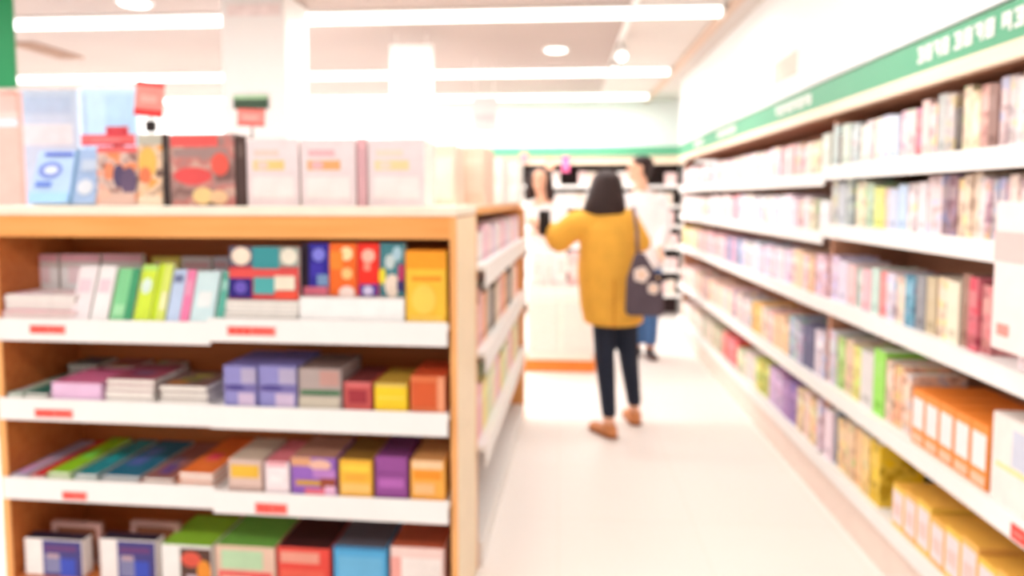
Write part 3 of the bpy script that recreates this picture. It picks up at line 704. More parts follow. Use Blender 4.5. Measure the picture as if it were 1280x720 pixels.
run(3, [(1148, 1150, 'peach', (250, 206, 180), .2, 1), (1115, 1147, 'peach', [(250, 214, 186), (250, 196, 160)], .24, 3), (1100, 1114, 'lime green', [(150, 226, 90), (190, 236, 110)], .26, 1), (1084, 1100, 'grey white', [(226, 220, 220)], .25, 1),
        (1062, 1083, 'yellow', [(246, 230, 130), (240, 200, 180)], .25, 2), (1042, 1061, 'lime and white', [(200, 230, 150), (226, 226, 236)], .24, 2), (1022, 1040, 'pale lilac', [(226, 222, 236)], .23, 1), (1008, 1020, 'navy', (80, 84, 120), .22, 1),
        (990, 1008, 'grey lilac', [(190, 190, 214)], .22, 3), (970, 990, 'peach', [(246, 196, 160)], .2, 3), (955, 970, 'blush', [(246, 210, 200)], .2, 3), (942, 955, 'orange', [(250, 190, 110)], .21, 3), (915, 942, 'grey pink', [(214, 200, 206), (236, 206, 206)], .2, 8), (850, 915, 'peach pink', [(250, 206, 180), (240, 200, 200), (246, 216, 206)], .19, 20)])
run(4, [(1100, 1113, 'tall golden yellow', (252, 196, 50), .27, 1), (1080, 1099, 'orange topped', [(252, 206, 140)], .25, 2), (1056, 1079, 'peach', [(250, 214, 170)], .24, 2), (1051, 1055, 'grey', (150, 146, 160), .25, 1), (1030, 1050, 'lilac white', [(240, 222, 232)], .24, 2),
        (1004, 1029, 'cream', [(250, 224, 176), (246, 214, 190)], .23, 3), (985, 1003, 'purple', [(160, 120, 180)], .22, 2), (966, 984, 'lilac', [(206, 170, 216)], .21, 2), (950, 966, 'olive lime', [(206, 210, 100)], .22, 2), (926, 950, 'grey cream', [(226, 216, 200)], .18, 5),
        (904, 926, 'red', [(236, 90, 96), (246, 150, 150)], .2, 4), (880, 904, 'sage grey', [(190, 200, 170), (240, 210, 200)], .18, 7), (850, 880, 'pale pink', [(246, 220, 210)], .17, 10)])
# packs standing face-out on the near lower shelves -------------------
def pack(k, ya, w, h, d, col, top, label, pr, X=WX + .012, name='packet', cat='packet', group=None):
    """carton whose front faces the aisle"""
    z = SZ['near'][k] + .0005
    root = tag(empty(name, (X, ya, z)), label, cat, group)
    MB().box(0, d, 0, w, 0, h, mat(col, .45, .04), bev=.002).build('body', root)
    MB().box(.002, d - .002, .002, w - .002, h + .0003, h + .002, mat(top, .45, .04)).build('top_flap', root)
    mb = MB()
    for i, (a, b, e, f, c) in enumerate(pr):
        mb.box(-.0012 - .0004 * i, -.0003 - .0004 * i, w * a, w * b, h * e, h * f, mat(c, .5, .04))
    mb.build('front_label', root)
y = atX(1238, 500, WX + .012).y; k = 0
OR = (250, 150, 70)
while y < atX(1152, 500, WX + .012).y:
    k += 1
    pack(3, y, .082, .19, .24, OR, (250, 140, 50), f'orange packet with white label on the fourth shelf, {ordinal(k)} from the tall white box',
         [(.1, .9, .3, .85, (246, 240, 240)), (.1, .9, .05, .2, (250, 200, 170))], group='orange packets on the fourth shelf')
    y += .085
y = 1.40; k = 0
yend = atX(1116, 600, WX + .012).y
n_ = int((yend - 1.40) / .086)
for k in range(n_):
    pack(4, yend - (k + 1) * .086, .083, .155 + .01 * (k % 3), .24, (250, 190, 100) if k % 2 else (252, 206, 90), (250, 186, 80), f'yellow orange packet with pale front on the lowest shelf, {ordinal(k + 1)} from the tall yellow book',
         [(.08, .92, .12, .88, (246, 226, 228)), (.2, .8, .3, .6, (250, 206, 200))], group='yellow packets on the lowest shelf')
ya = atX(1280, 500, WX + .005).y
pack(3, ya - .1, atX(1243, 500, WX + .005).y - ya + .1 - .004, .25, .2, (240, 232, 226), (236, 226, 220), 'tall white box with faint blue label on the fourth shelf', [(.1, .6, .5, .9, (206, 210, 226)), (.1, .9, .42, .47, (250, 226, 160))], X=WX + .002, name='storage_box', cat='box')
ya = atX(1300, 400, WX - .03).y
pack(2, ya, atX(1246, 400, WX - .03).y - ya, .43, .03, (252, 226, 222), (250, 214, 210), 'tall pale pink display card box standing at the shelf front at right edge', [(.0, 1, .82, .98, (250, 206, 206)), (.5, .9, .08, .16, (246, 160, 150)), (.3, .9, .6, .78, (252, 190, 186))], X=WX - .055 + .03, name='display_box', cat='box') if False else None
# tall pink display board clipped in front of shelves two and three
ya = atX(1300, 340, WX - .05).y; yb = atX(1247, 340, WX - .05).y
za = atX(1262, 440, WX - .05).z; zb = atX(1262, 252, WX - .05).z
t = tag(empty('shelf_talker', (WX - .06, (ya + yb) / 2, za)), 'tall pale pink display box hanging on the front of the near shelves', 'sign')
MB().box(-.0, .035, -(yb - ya) / 2, (yb - ya) / 2, 0, zb - za, mat((252, 232, 228), .5, .03), bev=.003).build('body', t)
MB().box(-.0015, -.0003, -(yb - ya) * .45, (yb - ya) * .5, (zb - za) * .6, (zb - za) * .8, mat((250, 196, 192), .5, .04)).build('front_print', t)
MB().box(-.0015, -.0003, (yb - ya) * .05, (yb - ya) * .35, (zb - za) * .1, (zb - za) * .18, mat((246, 150, 140), .5, .04)).build('price_print', t)
p = atX(1275, 640, WX - .02)
t = tag(empty('price_tag', (WX - .0185, p.y, .57)), 'red price tag on the fourth shelf rail at the right edge', 'price tag')
MB().box(-.003, 0, -.03, .03, -.02, .02, RED).build('card', t)
MB().box(-.0036, -.0031, -.02, .02, -.006, .006, REDL).build('printed_price', t)
# pale posters on the bulkhead
for (x0, x1, y0, y1, c, lab) in ((965, 1002, 66, 104, (244, 200, 188), 'pale pink picture poster on the white bulkhead, mid aisle'),
                                 (905, 925, 100, 125, (254, 236, 232), 'faint pink poster on the white bulkhead, farthest'),
                                 (1090, 1160, -20, 22, (252, 234, 226), 'large pale peach poster on the white bulkhead, nearest')):
    a = atX(x1, y1, 1.238); b = atX(x0, y0, 1.238)
    zc = (atX((x0 + x1) / 2, y0, 1.238).z, atX((x0 + x1) / 2, y1, 1.238).z)
    z1, z0 = min(zc[0], ZC - .05), max(zc[1], 2.02)
    t = tag(empty('poster', (1.24, (a.y + b.y) / 2, z0)), lab, 'poster', 'pale posters above the green sign')
    w = b.y - a.y
    MB().box(-.006, -.001, -w / 2, w / 2, 0, z1 - z0, mat((255, 246, 242), .6, .02)).build('sheet', t)
    MB().box(-.0075, -.0062, -w * .38, w * .38, (z1 - z0) * .12, (z1 - z0) * .88, mat(c, .6, .08)).build('picture', t)

# ------------------------------------------------------------------ back wall shelving
bw0, bw1 = -1.1, 1.5
YS = 8.28
bk = tag(empty('back_shelving', (0, YS + .2, 0)), 'dark backed shelving with white rows under a green band at the aisle end', 'shelving unit')
DARK = mat((70, 50, 50), .7, .05, name='dark_back')
def kp(mb, name): o = mb.build(name, bk); o.location = -Vector(bk.location); return o
kp(MB().box(bw0, bw1, YS + .38, YS + .4, 0, 1.95, DARK), 'back_panel')
kp(MB().box(bw0, bw0 + .02, YS, YS + .38, 0, 1.95, WHITE), 'side_panel'); kp(MB().box(bw1 - .02, bw1, YS, YS + .38, 0, 1.95, WHITE), 'side_panel')
kp(MB().box(bw0, bw1 + .1, YS - .02, YS + .4, 1.951, 2.06, GREEN), 'header_band')
kp(MB().box(bw0 + .02, bw1 - .02, YS, YS + .02, 1.85, 1.95, CREAM_BOARD), 'fascia')
bz = [1.60, 1.36, 1.12, .86, .58, .28]
for z in bz: kp(MB().box(bw0 + .021, bw1 - .021, YS, YS + .379, z - .035, z, WHITE), 'shelf')
n = 0
for si, z in enumerate(bz):
    x = bw0 + .04; q = 0
    while x < bw1 - .15:
        w = random.uniform(.1, .14)
        if si == 0 and random.random() < .35: x += w; continue
        q += 1
        c = random.choice([('white', (250, 238, 232)), ('cream', (250, 230, 214)), ('pale pink', (250, 216, 214)), ('white', (252, 244, 240))])
        face_book('book', x, YS + .05, z + .0005, w - .006, .15 + random.uniform(-.01, .02), .1, c[1],
                  f'{c[0]} book far off, {("top","second","third","fourth","fifth","lowest")[si]} back shelf, {ordinal(q)} from left', 'book', [('r', .2, .8, .5, .7, (246, 200, 196))], 0, 'books on the back wall shelving')
        x += w
for (a, b, y0, y1, c, lab) in ((702, 712, 195, 215, (246, 110, 160), 'hot pink narrow sign hanging on the back shelving'), (650, 660, 191, 203, (240, 130, 140), 'small rose sign hanging on the back shelving at left'), (682, 692, 197, 212, (250, 180, 150), 'pale orange sign on the back shelving')):
    A = atY(a, y1, YS - .03); B = atY(b, y0, YS - .03)
    t = tag(empty('hanging_tag', (A.x, YS - .022, A.z)), lab, 'sign', 'small signs on the back shelving')
    MB().box(0, B.x - A.x, -.004, 0, 0, B.z - A.z, mat(c, .5, .05)).build('card', t)
    MB().box((B.x - A.x) * .3, (B.x - A.x) * .7, -.006, -.0045, (B.z - A.z) * .3, (B.z - A.z) * .7, mat([min(255, v + 25) for v in c], .5, .05)).build('card_print', t)
t = tag(empty('cream_post', (-.0, 0, 0)), None, None) if False else None

# ------------------------------------------------------------------ hanging banners and side panels, upper left
def hanging(x0, x1, y0, y1, Y, col, label, pr, name='hanging_banner'):
    A = atY(x0, y1, Y); B = atY(x1, y0, Y); w = B.x - A.x; h = min(B.z, ZC - .03) - A.z
    t = tag(empty(name, (A.x, Y, A.z)), label, 'sign', 'hanging banners')
    MB().box(0, w, 0, .02, 0, h, mat(col, .6, .02), bev=.003).build('panel', t)
    for q in (.15, .85): MB().tube((w * q, .01, h), (w * q, .01, ZC - A.z - .002), .003, WHITE, 8).build('suspension_wire', t)
    prints_on(MB(), w, h, pr).build('panel_print', t)
hanging(489, 541, 55, 200, 5.0, (255, 248, 246), 'tall white banner hanging beyond the pale boxed sets', [('r', .0, 1, .72, .8, (254, 240, 238)), ('r', .1, .8, .82, .95, (254, 236, 232))])
hanging(590, 622, 120, 165, 6.0, (254, 232, 234), 'small pale pink banner hanging before the back wall', [('r', .1, .9, .3, .5, (252, 218, 222))])
# pillar print
A = atY(283, 20, 3.99); B = atY(350, 4, 3.99)
t = tag(empty('pillar_notice', (A.x, 3.999, A.z)), 'faint pink notice high on the white pillar', 'notice')
MB().box(0, B.x - A.x, -.004, -.001, 0, B.z - A.z, mat((254, 232, 232), .6, .1)).build('sheet', t)
# green hanging panel at the left edge
A = atY(-40, 110, 3.4); B = atY(12, -30, 3.4)
t = tag(empty('green_banner', (A.x, 3.4, A.z)), 'deep green banner hanging at the upper left edge', 'sign')
MB().box(0, B.x - A.x, 0, .02, 0, ZC - .02 - A.z, DGREEN, bev=.003).build('panel', t)
MB().tube((.1, .01, ZC - .02 - A.z), (.1, .01, ZC - A.z - .001), .004, WHITE, 8).build('suspension_wire', t)
# display stands behind the bookcase: pink panel and blue panels
def stand(x0, x1, ytop, Y, col, label, pr, name='display_stand'):
    A = atY(x0, ytop, Y); B = atY(x1, ytop, Y); w = B.x - A.x
    t = tag(empty(name, (A.x, Y, 0)), label, 'display stand', 'tall display stands behind the bookcase')
    MB().box(0, w, 0, .04, .08, A.z, mat(col, .5, .04), bev=.004).build('panel', t)
    MB().box(0, w, -.15, .2, 0, .079, WHITE, bev=.006).build('base', t)
    prints_on(MB(), w, A.z, pr).build('panel_print', t)
stand(-40, 20, 114, 3.6, (246, 178, 168), 'pink display stand with a pale blue stripe at the left edge', [('r', 0, 1, .905, .925, (206, 226, 240)), ('r', 0, 1, .93, .99, (250, 205, 200))])
stand(23, 96, 112, 4.0, (196, 220, 246), 'light blue display stand, left of two behind the bookcase', [('r', .1, .9, .93, .98, (180, 208, 240)), ('r', .05, .9, .84, .9, (224, 236, 250))])
stand(99, 170, 110, 4.45, (200, 226, 246), 'light blue display stand, right of two behind the bookcase', [('r', .45, .95, .86, .98, (186, 216, 240)), ('r', .0, .12, .6, .98, (184, 206, 236))])

# ------------------------------------------------------------------ low white promo bin with orange plinth mid-aisle
YP = 5.62
A = atY(659, 460, YP); B = atY(741, 460, YP); w = B.x - A.x
pb = tag(empty('promotional_bin', (A.x, YP, 0)), 'white promotional bin on an orange plinth, left of the mustard coat', 'display bin')
MB().box(-.02, w + .02, -.02, .36, 0, .09, mat((238, 140, 60), .5, .05), bev=.004).build('plinth', pb)
MB().box(.0, w, .0, .34, .0905, .62, mat((254, 246, 240), .5, .01), bev=.006).build('body', pb)
for q in range(2): MB().box(.02 + q * .28, .26 + q * .28, -.006, -.0005, .16, .58, mat((254, 236, 232), .5, .02)).build('front_panel', pb)
MB().box(0, w, .0, .012, .621, .72, mat((254, 250, 246), .4, .01)).box(0, w, .328, .34, .621, .72, WHITE).box(0, .012, .0125, .3275, .621, .72, WHITE).box(w - .012, w, .0125, .3275, .621, .72, WHITE).build('rim', pb)
for k, (xx, hh, c, nm) in enumerate(((.03, .38, (254, 244, 240), 'white'), (.13, .34, (254, 236, 234), 'blush white'), (.24, .42, (255, 248, 246), 'tall white'), (.345, .36, (252, 206, 206), 'pink edged'), (.44, .3, (250, 190, 180), 'rose'))):
    carton('gift_bag', A.x + xx, YP + .06, .6215, .085, hh, .2, c, f'{nm} gift bag standing in the promotional bin', 'bag', [('r', .15, .85, .45, .75, (254, 226, 224))], 'gift bags in the promotional bin')

# ------------------------------------------------------------------ people
def ell(bm, c, r, rot=None, n=14, m=9):
    vs = []
    c = Vector(c); r = Vector(r) if hasattr(r, '__len__') else Vector((r, r, r))
    for i in range(1, m):
        t = PI * i / m
        for j in range(n):
            a = 2 * PI * j / n
            v = Vector((r.x * math.sin(t) * math.cos(a), r.y * math.sin(t) * math.sin(a), r.z * math.cos(t)))
            if rot: v = rot @ v
            vs.append(c + v)
    for s in (1, -1):
        v = Vector((0, 0, r.z * s)); v = rot @ v if rot else v
        vs.append(c + v)
    return vs
def hull(bm, *ells):
    pts = []
    for e in ells: pts += ell(bm, *e)
    vs = [bm.verts.new(p) for p in pts]
    r = bmesh.ops.convex_hull(bm, input=vs)
    junk = [v for v in vs if v.is_valid and not v.link_faces]
    if junk: bmesh.ops.delete(bm, geom=junk, context='VERTS')
def chain(bm, pts):
    for a, b in zip(pts[:-1], pts[1:]): hull(bm, a, b)
def blob(name, build, m, parent, voxel=.012, smooth=6):
    bm = bmesh.new(); build(bm)
    me = bpy.data.meshes.new(name + '_raw'); bm.to_mesh(me); bm.free()
    o = bpy.data.objects.new(name, me); COL.objects.link(o)
    r = o.modifiers.new('r', 'REMESH'); r.mode = 'VOXEL'; r.voxel_size = voxel; r.use_smooth_shade = True
    s = o.modifiers.new('s', 'SMOOTH'); s.factor = .5; s.iterations = smooth
    dg = bpy.context.evaluated_depsgraph_get(); dg.update()
    new = bpy.data.meshes.new_from_object(o.evaluated_get(dg), depsgraph=dg)
    o.modifiers.clear(); o.data = new; new.materials.clear(); new.materials.append(m)
    for p in new.polygons: p.use_smooth = True
    bpy.data.meshes.remove(me)
    o.parent = parent
    return o

def hand(bm, wrist, d, up, side, grip=.5, s=1.0):
    """palm and five fingers; d = pointing direction, up = back-of-hand normal, side = towards thumb"""
    d = Vector(d).normalized(); up = Vector(up).normalized(); side = Vector(side).normalized(); w = Vector(wrist)
    pc = w + d * .045 * s
    for q in (-.028, -.01, .01, .028):
        hull(bm, (w + side * q * .7 * s, .014 * s), (w + d * .085 * s + side * q * s, .0125 * s))
    for k, (q, L) in enumerate(((.029, .070), (.010, .080), (-.010, .074), (-.029, .058))):
        p = w + d * .085 * s + side * q * s; dd = d.copy(); rr = .0088 * s
        for seg in (.45, .32, .23):
            dd = (Matrix.Rotation(0, 3, 'X') @ dd)
            dd = (dd - up * grip * .75).normalized()
            nx = p + dd * L * seg * s
            hull(bm, (p, rr), (nx, rr * .9)); p = nx; rr *= .92
    p = w + d * .02 * s + side * .026 * s; dd = (side * .8 + d * .7 - up * .25 * grip).normalized(); rr = .0105 * s
    for seg in (.035, .03, .022):
        nx = p + dd * seg * s; hull(bm, (p, rr), (nx, rr * .9)); p = nx; rr *= .9; dd = (dd * .8 + d * .5 - up * grip * .5).normalized()

def head(bm, c, face, s=1.0):
    """skull, jaw, nose, lips, brow and ears; face = horizontal direction looked at"""
    f = Vector(face).normalized(); z = Vector((0, 0, 1)); r = f.cross(z).normalized(); c = Vector(c)
    R = Matrix((r, f, z)).transposed()
    P = lambda x, y, w: c + (r * x + f * y + z * w) * s
    hull(bm, (P(0, -.012, .03), (.074 * s, .092 * s, .082 * s), R), (P(0, .012, -.04), (.056 * s, .066 * s, .055 * s), R))
    hull(bm, (P(0, .02, -.05), (.05 * s, .05 * s, .04 * s), R), (P(0, .058, -.092), (.024 * s, .02 * s, .016 * s), R))
    hull(bm, (P(0, .083, .008), (.009 * s,) * 3, R), (P(0, .106, -.03), (.013 * s, .012 * s, .010 * s), R))
    hull(bm, (P(-.02, .083, -.058), (.007 * s,) * 3, R), (P(.02, .083, -.058), (.007 * s,) * 3, R))
    hull(bm, (P(-.035, .074, .022), (.009 * s,) * 3, R), (P(.035, .074, .022), (.009 * s,) * 3, R))
    for q in (-1, 1): hull(bm, (P(q * .076, -.005, .012), (.007 * s, .016 * s, .02 * s), R), (P(q * .075, .0, -.018), (.006 * s, .011 * s, .012 * s), R))
    return P, R
def face_parts(P, R, parent, s=1.0, lips=(200, 110, 100)):
    for q in (-1, 1):
        mb = MB(); c = P(q * .031, .072, .002)
        vs = ell(None, c, (.0125 * s, .010 * s, .009 * s), R)
        bm = bmesh.new(); [bm.verts.new(v) for v in vs]; bmesh.ops.convex_hull(bm, input=bm.verts)
        me = bpy.data.meshes.new('eye'); bm.to_mesh(me); bm.free(); me.materials.append(mat((60, 44, 40), .3, .05))
        o = bpy.data.objects.new('eye', me); COL.objects.link(o); o.parent = parent
    bm = bmesh.new(); hull(bm, (P(-.019, .0885, -.057), (.006 * s, .004 * s, .006 * s), R), (P(.019, .0885, -.057), (.006 * s, .004 * s, .006 * s), R))
    me = bpy.data.meshes.new('mouth'); bm.to_mesh(me); bm.free(); me.materials.append(mat(lips, .4, .05))
    o = bpy.data.objects.new('mouth', me); COL.objects.link(o); o.parent = parent

SKIN = mat((250, 190, 160), .5, .04, name='skin')
E3 = lambda x, y, z: (x, y, z)

# --- person in mustard coat (seen from behind) ---
pa = tag(empty('person', (.318, 4.25, 0)), 'person in a mustard yellow coat and dark trousers, back turned, holding up a phone', 'person')
A_ = Vector((.36, 4.25, 0))
def W(x, y, z): return Vector((x, y, z)) - A_
hip = W(.385, 4.26, .86)
SH_L = W(.20, 4.27, 1.325); EL_L = W(.04, 4.30, 1.205); WR_L = W(-.05, 4.40, 1.215)
SH_R = W(.475, 4.27, 1.325); EL_R = W(.56, 4.27, 1.17); WR_R = W(.50, 4.46, 1.16)
LK = W(.325, 4.25, .47); LA = W(.345, 4.08, .10); RK = W(.475, 4.29, .48); RA = W(.525, 4.34, .10)
hd = W(.325, 4.30, 1.495)
def body_a(bm):
    global Pa, Ra
    hull(bm, (hip, (.15, .11, .10)), (W(.345, 4.27, 1.08), (.125, .09, .08)))
    hull(bm, (W(.345, 4.27, 1.08), (.125, .09, .08)), (W(.335, 4.28, 1.28), (.15, .09, .07)))
    hull(bm, (W(.335, 4.28, 1.30), (.13, .07, .05)), (W(.33, 4.285, 1.37), .055)); hull(bm, (W(.33, 4.285, 1.35), .05), (hd, .048))
    Pa, Ra = head(bm, hd, (-.35, 1, 0), 1.0)
    chain(bm, [(SH_L, .05), (EL_L, .038), (WR_L, .027)]); chain(bm, [(SH_R, .05), (EL_R, .038), (WR_R, .027)])
    hand(bm, WR_L, (-.55, .1, .6), (.2, -.9, .3), (.9, .3, .2), .3)
    hand(bm, WR_R, (-.5, .8, .2), (.6, .5, .4), (0, .2, 1), .6)
    chain(bm, [(W(.33, 4.26, .84), .085), (LK, .055), (LA, .036)]); chain(bm, [(W(.45, 4.27, .84), .085), (RK, .055), (RA, .036)])
    hull(bm, (LA, .034), (LA + Vector((-.0, .0, -.055)), .032)); hull(bm, (LA + Vector((0, -.0, -.06)), .03), (LA + Vector((-.07, .09, -.07)), (.035, .03, .018)))
    hull(bm, (RA, .034), (RA + Vector((0, 0, -.055)), .032)); hull(bm, (RA + Vector((0, 0, -.06)), .03), (RA + Vector((-.03, .13, -.07)), (.03, .04, .018)))
blob('body', body_a, SKIN, pa, .0065, 3)
face_parts(Pa, Ra, pa)
MUST = mat((255, 184, 72), .8, .07, 9, name='mustard_wool')
def coat_a(bm):
    chain(bm, [(W(.34, 4.275, 1.345), (.125, .085, .035)), (W(.34, 4.27, 1.24), (.172, .125, .08)), (W(.335, 4.27, 1.0), (.185, .135, .1)), (W(.36, 4.265, .80), (.195, .14, .08)), (W(.38, 4.26, .68), (.19, .145, .035))])
    chain(bm, [(SH_L + Vector((.03, 0, -.02)), (.085, .09, .085)), (SH_L + Vector((-.06, 0, -.04)), (.08, .085, .085)), (EL_L + Vector((0, 0, -.012)), (.085, .08, .09)), (WR_L + Vector((.04, -.02, -.0)), (.05, .055, .08))])
    chain(bm, [(SH_R + Vector((-.02, 0, -.02)), (.08, .085, .08)), (EL_R + Vector((-.012, 0, .0)), .062), (WR_R + Vector((.01, -.04, 0)), .05)])
    hull(bm, (W(.30, 4.28, 1.375), (.055, .06, .03)), (W(.36, 4.28, 1.375), (.055, .06, .03)))
blob('coat', coat_a, MUST, pa, .012, 5)
MB().box(-.003, .003, -.0, .004, 0, .3, mat((214, 134, 30), .8, .05)).build('back_seam', pa, None).location = W(.372, 4.112, .66)
NAVY = mat((34, 40, 56), .8, .08, name='dark_navy_denim')
def trou_a(bm):
    hull(bm, (W(.33, 4.26, .80), (.09, .10, .07)), (W(.44, 4.265, .80), (.09, .10, .07)))
    chain(bm, [(W(.33, 4.26, .80), (.092, .1, .06)), (LK, (.066, .068, .06)), (W(.345, 4.085, .14), (.046, .048, .025))])
    chain(bm, [(W(.45, 4.27, .80), (.088, .1, .06)), (RK, (.064, .068, .06)), (W(.523, 4.33, .14), (.046, .048, .025))])
blob('trousers', trou_a, NAVY, pa, .011, 4)
SHOE = mat((214, 140, 90), .6, .06, name='tan_suede')
def shoe(parent, ank, d, nm='shoe', m=SHOE):
    d = Vector(d).normalized()
    ank = Vector((ank.x, ank.y, 0))
    def b(bm):
        hull(bm, (ank + Vector((0, 0, .075)), (.044, .044, .016)), (ank - d * .025 + Vector((0, 0, .032)), (.04, .04, .03)))
        hull(bm, (ank - d * .025 + Vector((0, 0, .034)), (.04, .04, .032)), (ank + d * .135 + Vector((0, 0, .028)), (.043, .043, .025)))
    o = blob(nm, b, m, parent, .008, 3)
    bm = bmesh.new(); hull(bm, (ank - d * .03 + Vector((0, 0, .007)), (.042, .042, .006)), (ank + d * .14 + Vector((0, 0, .007)), (.044, .044, .006)))
    me = bpy.data.meshes.new('sole'); bm.to_mesh(me); bm.free(); me.materials.append(mat((160, 100, 64), .7, .05)); q = bpy.data.objects.new('sole', me); COL.objects.link(q); q.parent = o
shoe(pa, LA, (-.55, .8, 0)); shoe(pa, RA, (-.15, .9, 0))
HAIR = mat((52, 36, 34), .5, .12, 40, name='dark_hair')
def hair_a(bm):
    c = hd
    hull(bm, (c + Vector((.005, -.02, .045)), (.098, .105, .085)), (c + Vector((.0, -.045, -.05)), (.122, .085, .05)))
    hull(bm, (c + Vector((.0, -.045, -.05)), (.122, .085, .05)), (c + Vector((-.012, -.055, -.135)), (.142, .07, .03)))
blob('hair', hair_a, HAIR, pa, .01, 4)

# phone in the raised hand
pp = Vector((-.098, 4.325, 1.29))
ph = tag(empty('phone', (pp.x, pp.y, pp.z - .03), .25), 'black phone held up in the left hand of the mustard coat person', 'phone')
MB().box(-.038, .038, -.004, .004, -.05, .11, BLACK, bev=.003).build('case', ph)
MB().box(-.034, .034, .0042, .005, -.045, .105, mat((60, 60, 70), .2, .05)).build('screen', ph)
MB().box(.014, .030, -.006, -.0042, .075, .1, mat((90, 90, 96), .2, .05)).build('camera_bump', ph)

# tote bag hanging from the right shoulder
bg = tag(empty('tote_bag', (.50, 4.01, .755)), 'dark grey tote bag with pale flower charms on the right shoulder', 'bag')
BAGM = mat((92, 78, 88), .6, .08, name='grey_leather')
def bagb(bm):
    pts = [(0, -.112, .005), (0, .112, .005)]
    hull(bm, (Vector((-.085, 0, .03)), (.03, .045, .03)), (Vector((.085, 0, .03)), (.03, .045, .03)), (Vector((-.088, 0, .22)), (.022, .035, .02)), (Vector((.078, 0, .20)), (.022, .035, .02)))
    hull(bm, (Vector((-.088, 0, .22)), (.022, .035, .02)), (Vector((.07, 0, .20)), (.022, .035, .02)), (Vector((-.045, 0, .36)), (.02, .02, .015)), (Vector((-.02, 0, .36)), (.02, .02, .015)))
blob('body', bagb, BAGM, bg, .009, 3)
mb = MB()
STR = mat((120, 96, 100), .6, .06)
mb2 = MB()
for (a, b) in (((-.045, .0, .37), (-.05, .0, .50)), ((-.05, .0, .50), (-.055, .10, .608)), ((-.055, .10, .608), (-.05, .2, .635)), ((-.05, .2, .635), (-.05, .3, .60))): mb2.tube(a, b, .011, STR)
mb2.build('strap', bg)
PALEP = mat((250, 226, 216), .7, .05)
def flower(cx, cz, r, nm, m):
    mb = MB()
    for k in range(5):
        a = 2 * PI * k / 5
        mb.disc(cx + r * .5 * math.cos(a), cz + r * .5 * math.sin(a), r * .55, -.046 - .002 * (k % 2) - .0005 * k, .004, m)
    mb.disc(cx, cz, r * .3, -.053, .004, mat((250, 206, 160), .6, .05)); mb.build(nm, bg)
flower(-.028, .25, .046, 'flower_charm', PALEP); flower(.042, .17, .034, 'flower_charm', PALEP)
flower(.066, .235, .028, 'ribbon_charm', mat((50, 34, 50), .6, .05))

# --- man in white shirt and jeans, beyond ---
pm = tag(empty('person', (.745, 6.2, 0)), 'person in a loose white shirt and blue jeans, dark hair, looking left', 'person')
M_ = Vector((.84, 6.2, 0))
def V(x, y, z): return Vector((x, y, z)) - M_
hm = V(.80, 6.2, 1.705)
def body_m(bm):
    global Pm, Rm
    chain(bm, [(V(.86, 6.2, .95), (.15, .12, .1)), (V(.86, 6.2, 1.15), (.14, .1, .08)), (V(.85, 6.2, 1.4), (.17, .11, .08)), (V(.84, 6.2, 1.46), (.15, .08, .06))])
    hull(bm, (V(.83, 6.2, 1.48), .062), (hm, .055))
    Pm, Rm = head(bm, hm, (-1, -.12, 0), 1.06)
    for sx, el, wr, sd in ((.68, (.64, 6.12, 1.2), (.60, 5.98, 1.06), 1), (1.0, (1.03, 6.14, 1.18), (.96, 5.98, 1.0), -1)):
        chain(bm, [(V(sx, 6.2, 1.43), .055), (V(*el), .042), (V(*wr), .03)])
        hand(bm, V(*wr), (-.1, -.8, -.4), (sd, 0, .2), (0, -.3, 1), .5)
    chain(bm, [(V(.79, 6.2, .9), .095), (V(.79, 6.17, .5), .06), (V(.80, 6.24, .1), .04)]); chain(bm, [(V(.92, 6.2, .9), .095), (V(.92, 6.17, .5), .06), (V(.92, 6.2, .1), .04)])
    hull(bm, (V(.8, 6.24, .1), .036), (V(.8, 6.24, .05), .034)); hull(bm, (V(.92, 6.2, .1), .036), (V(.92, 6.2, .05), .034))
blob('body', body_m, SKIN, pm, .008, 3)
face_parts(Pm, Rm, pm, 1.06)
WSH = mat((250, 246, 248), .8, .02, name='white_cotton')
def shirt_m(bm):
    chain(bm, [(V(.84, 6.2, 1.47), (.13, .09, .05)), (V(.85, 6.2, 1.38), (.19, .13, .09)), (V(.86, 6.2, 1.1), (.175, .14, .1)), (V(.865, 6.2, .84), (.18, .15, .05))])
    chain(bm, [(V(.70, 6.2, 1.42), .075), (V(.64, 6.12, 1.2), .062), (V(.605, 6.0, 1.08), .048)]); chain(bm, [(V(.99, 6.2, 1.42), .075), (V(1.03, 6.14, 1.18), .062), (V(.965, 6.0, 1.02), .048)])
blob('shirt', shirt_m, WSH, pm, .013, 5)
JEAN = mat((76, 116, 170), .8, .1, 30, name='blue_denim')
def jeans_m(bm):
    hull(bm, (V(.79, 6.2, .84), (.1, .12, .06)), (V(.92, 6.2, .84), (.1, .12, .06)))
    chain(bm, [(V(.79, 6.2, .84), (.105, .115, .06)), (V(.79, 6.17, .48), .078), (V(.80, 6.24, .13), (.062, .065, .025))])
    chain(bm, [(V(.92, 6.2, .84), (.105, .115, .06)), (V(.92, 6.17, .48), .078), (V(.92, 6.2, .13), (.062, .065, .025))])
blob('jeans', jeans_m, JEAN, pm, .012, 4)
DSH = mat((90, 80, 84), .6, .06)
shoe(pm, V(.8, 6.24, 0), (-.5, -.6, 0), 'shoe', DSH); shoe(pm, V(.92, 6.2, 0), (.1, -.9, 0), 'shoe', DSH)
def hair_m(bm):
    c = hm
    hull(bm, (c + Vector((.03, .0, .055)), (.105, .088, .07)), (c + Vector((.055, .005, .0)), (.062, .086, .06)))
    hull(bm, (c + Vector((.055, .005, .0)), (.062, .086, .06)), (c + Vector((.068, .005, -.06)), (.035, .068, .03)))
blob('hair', hair_m, HAIR, pm, .01, 4)

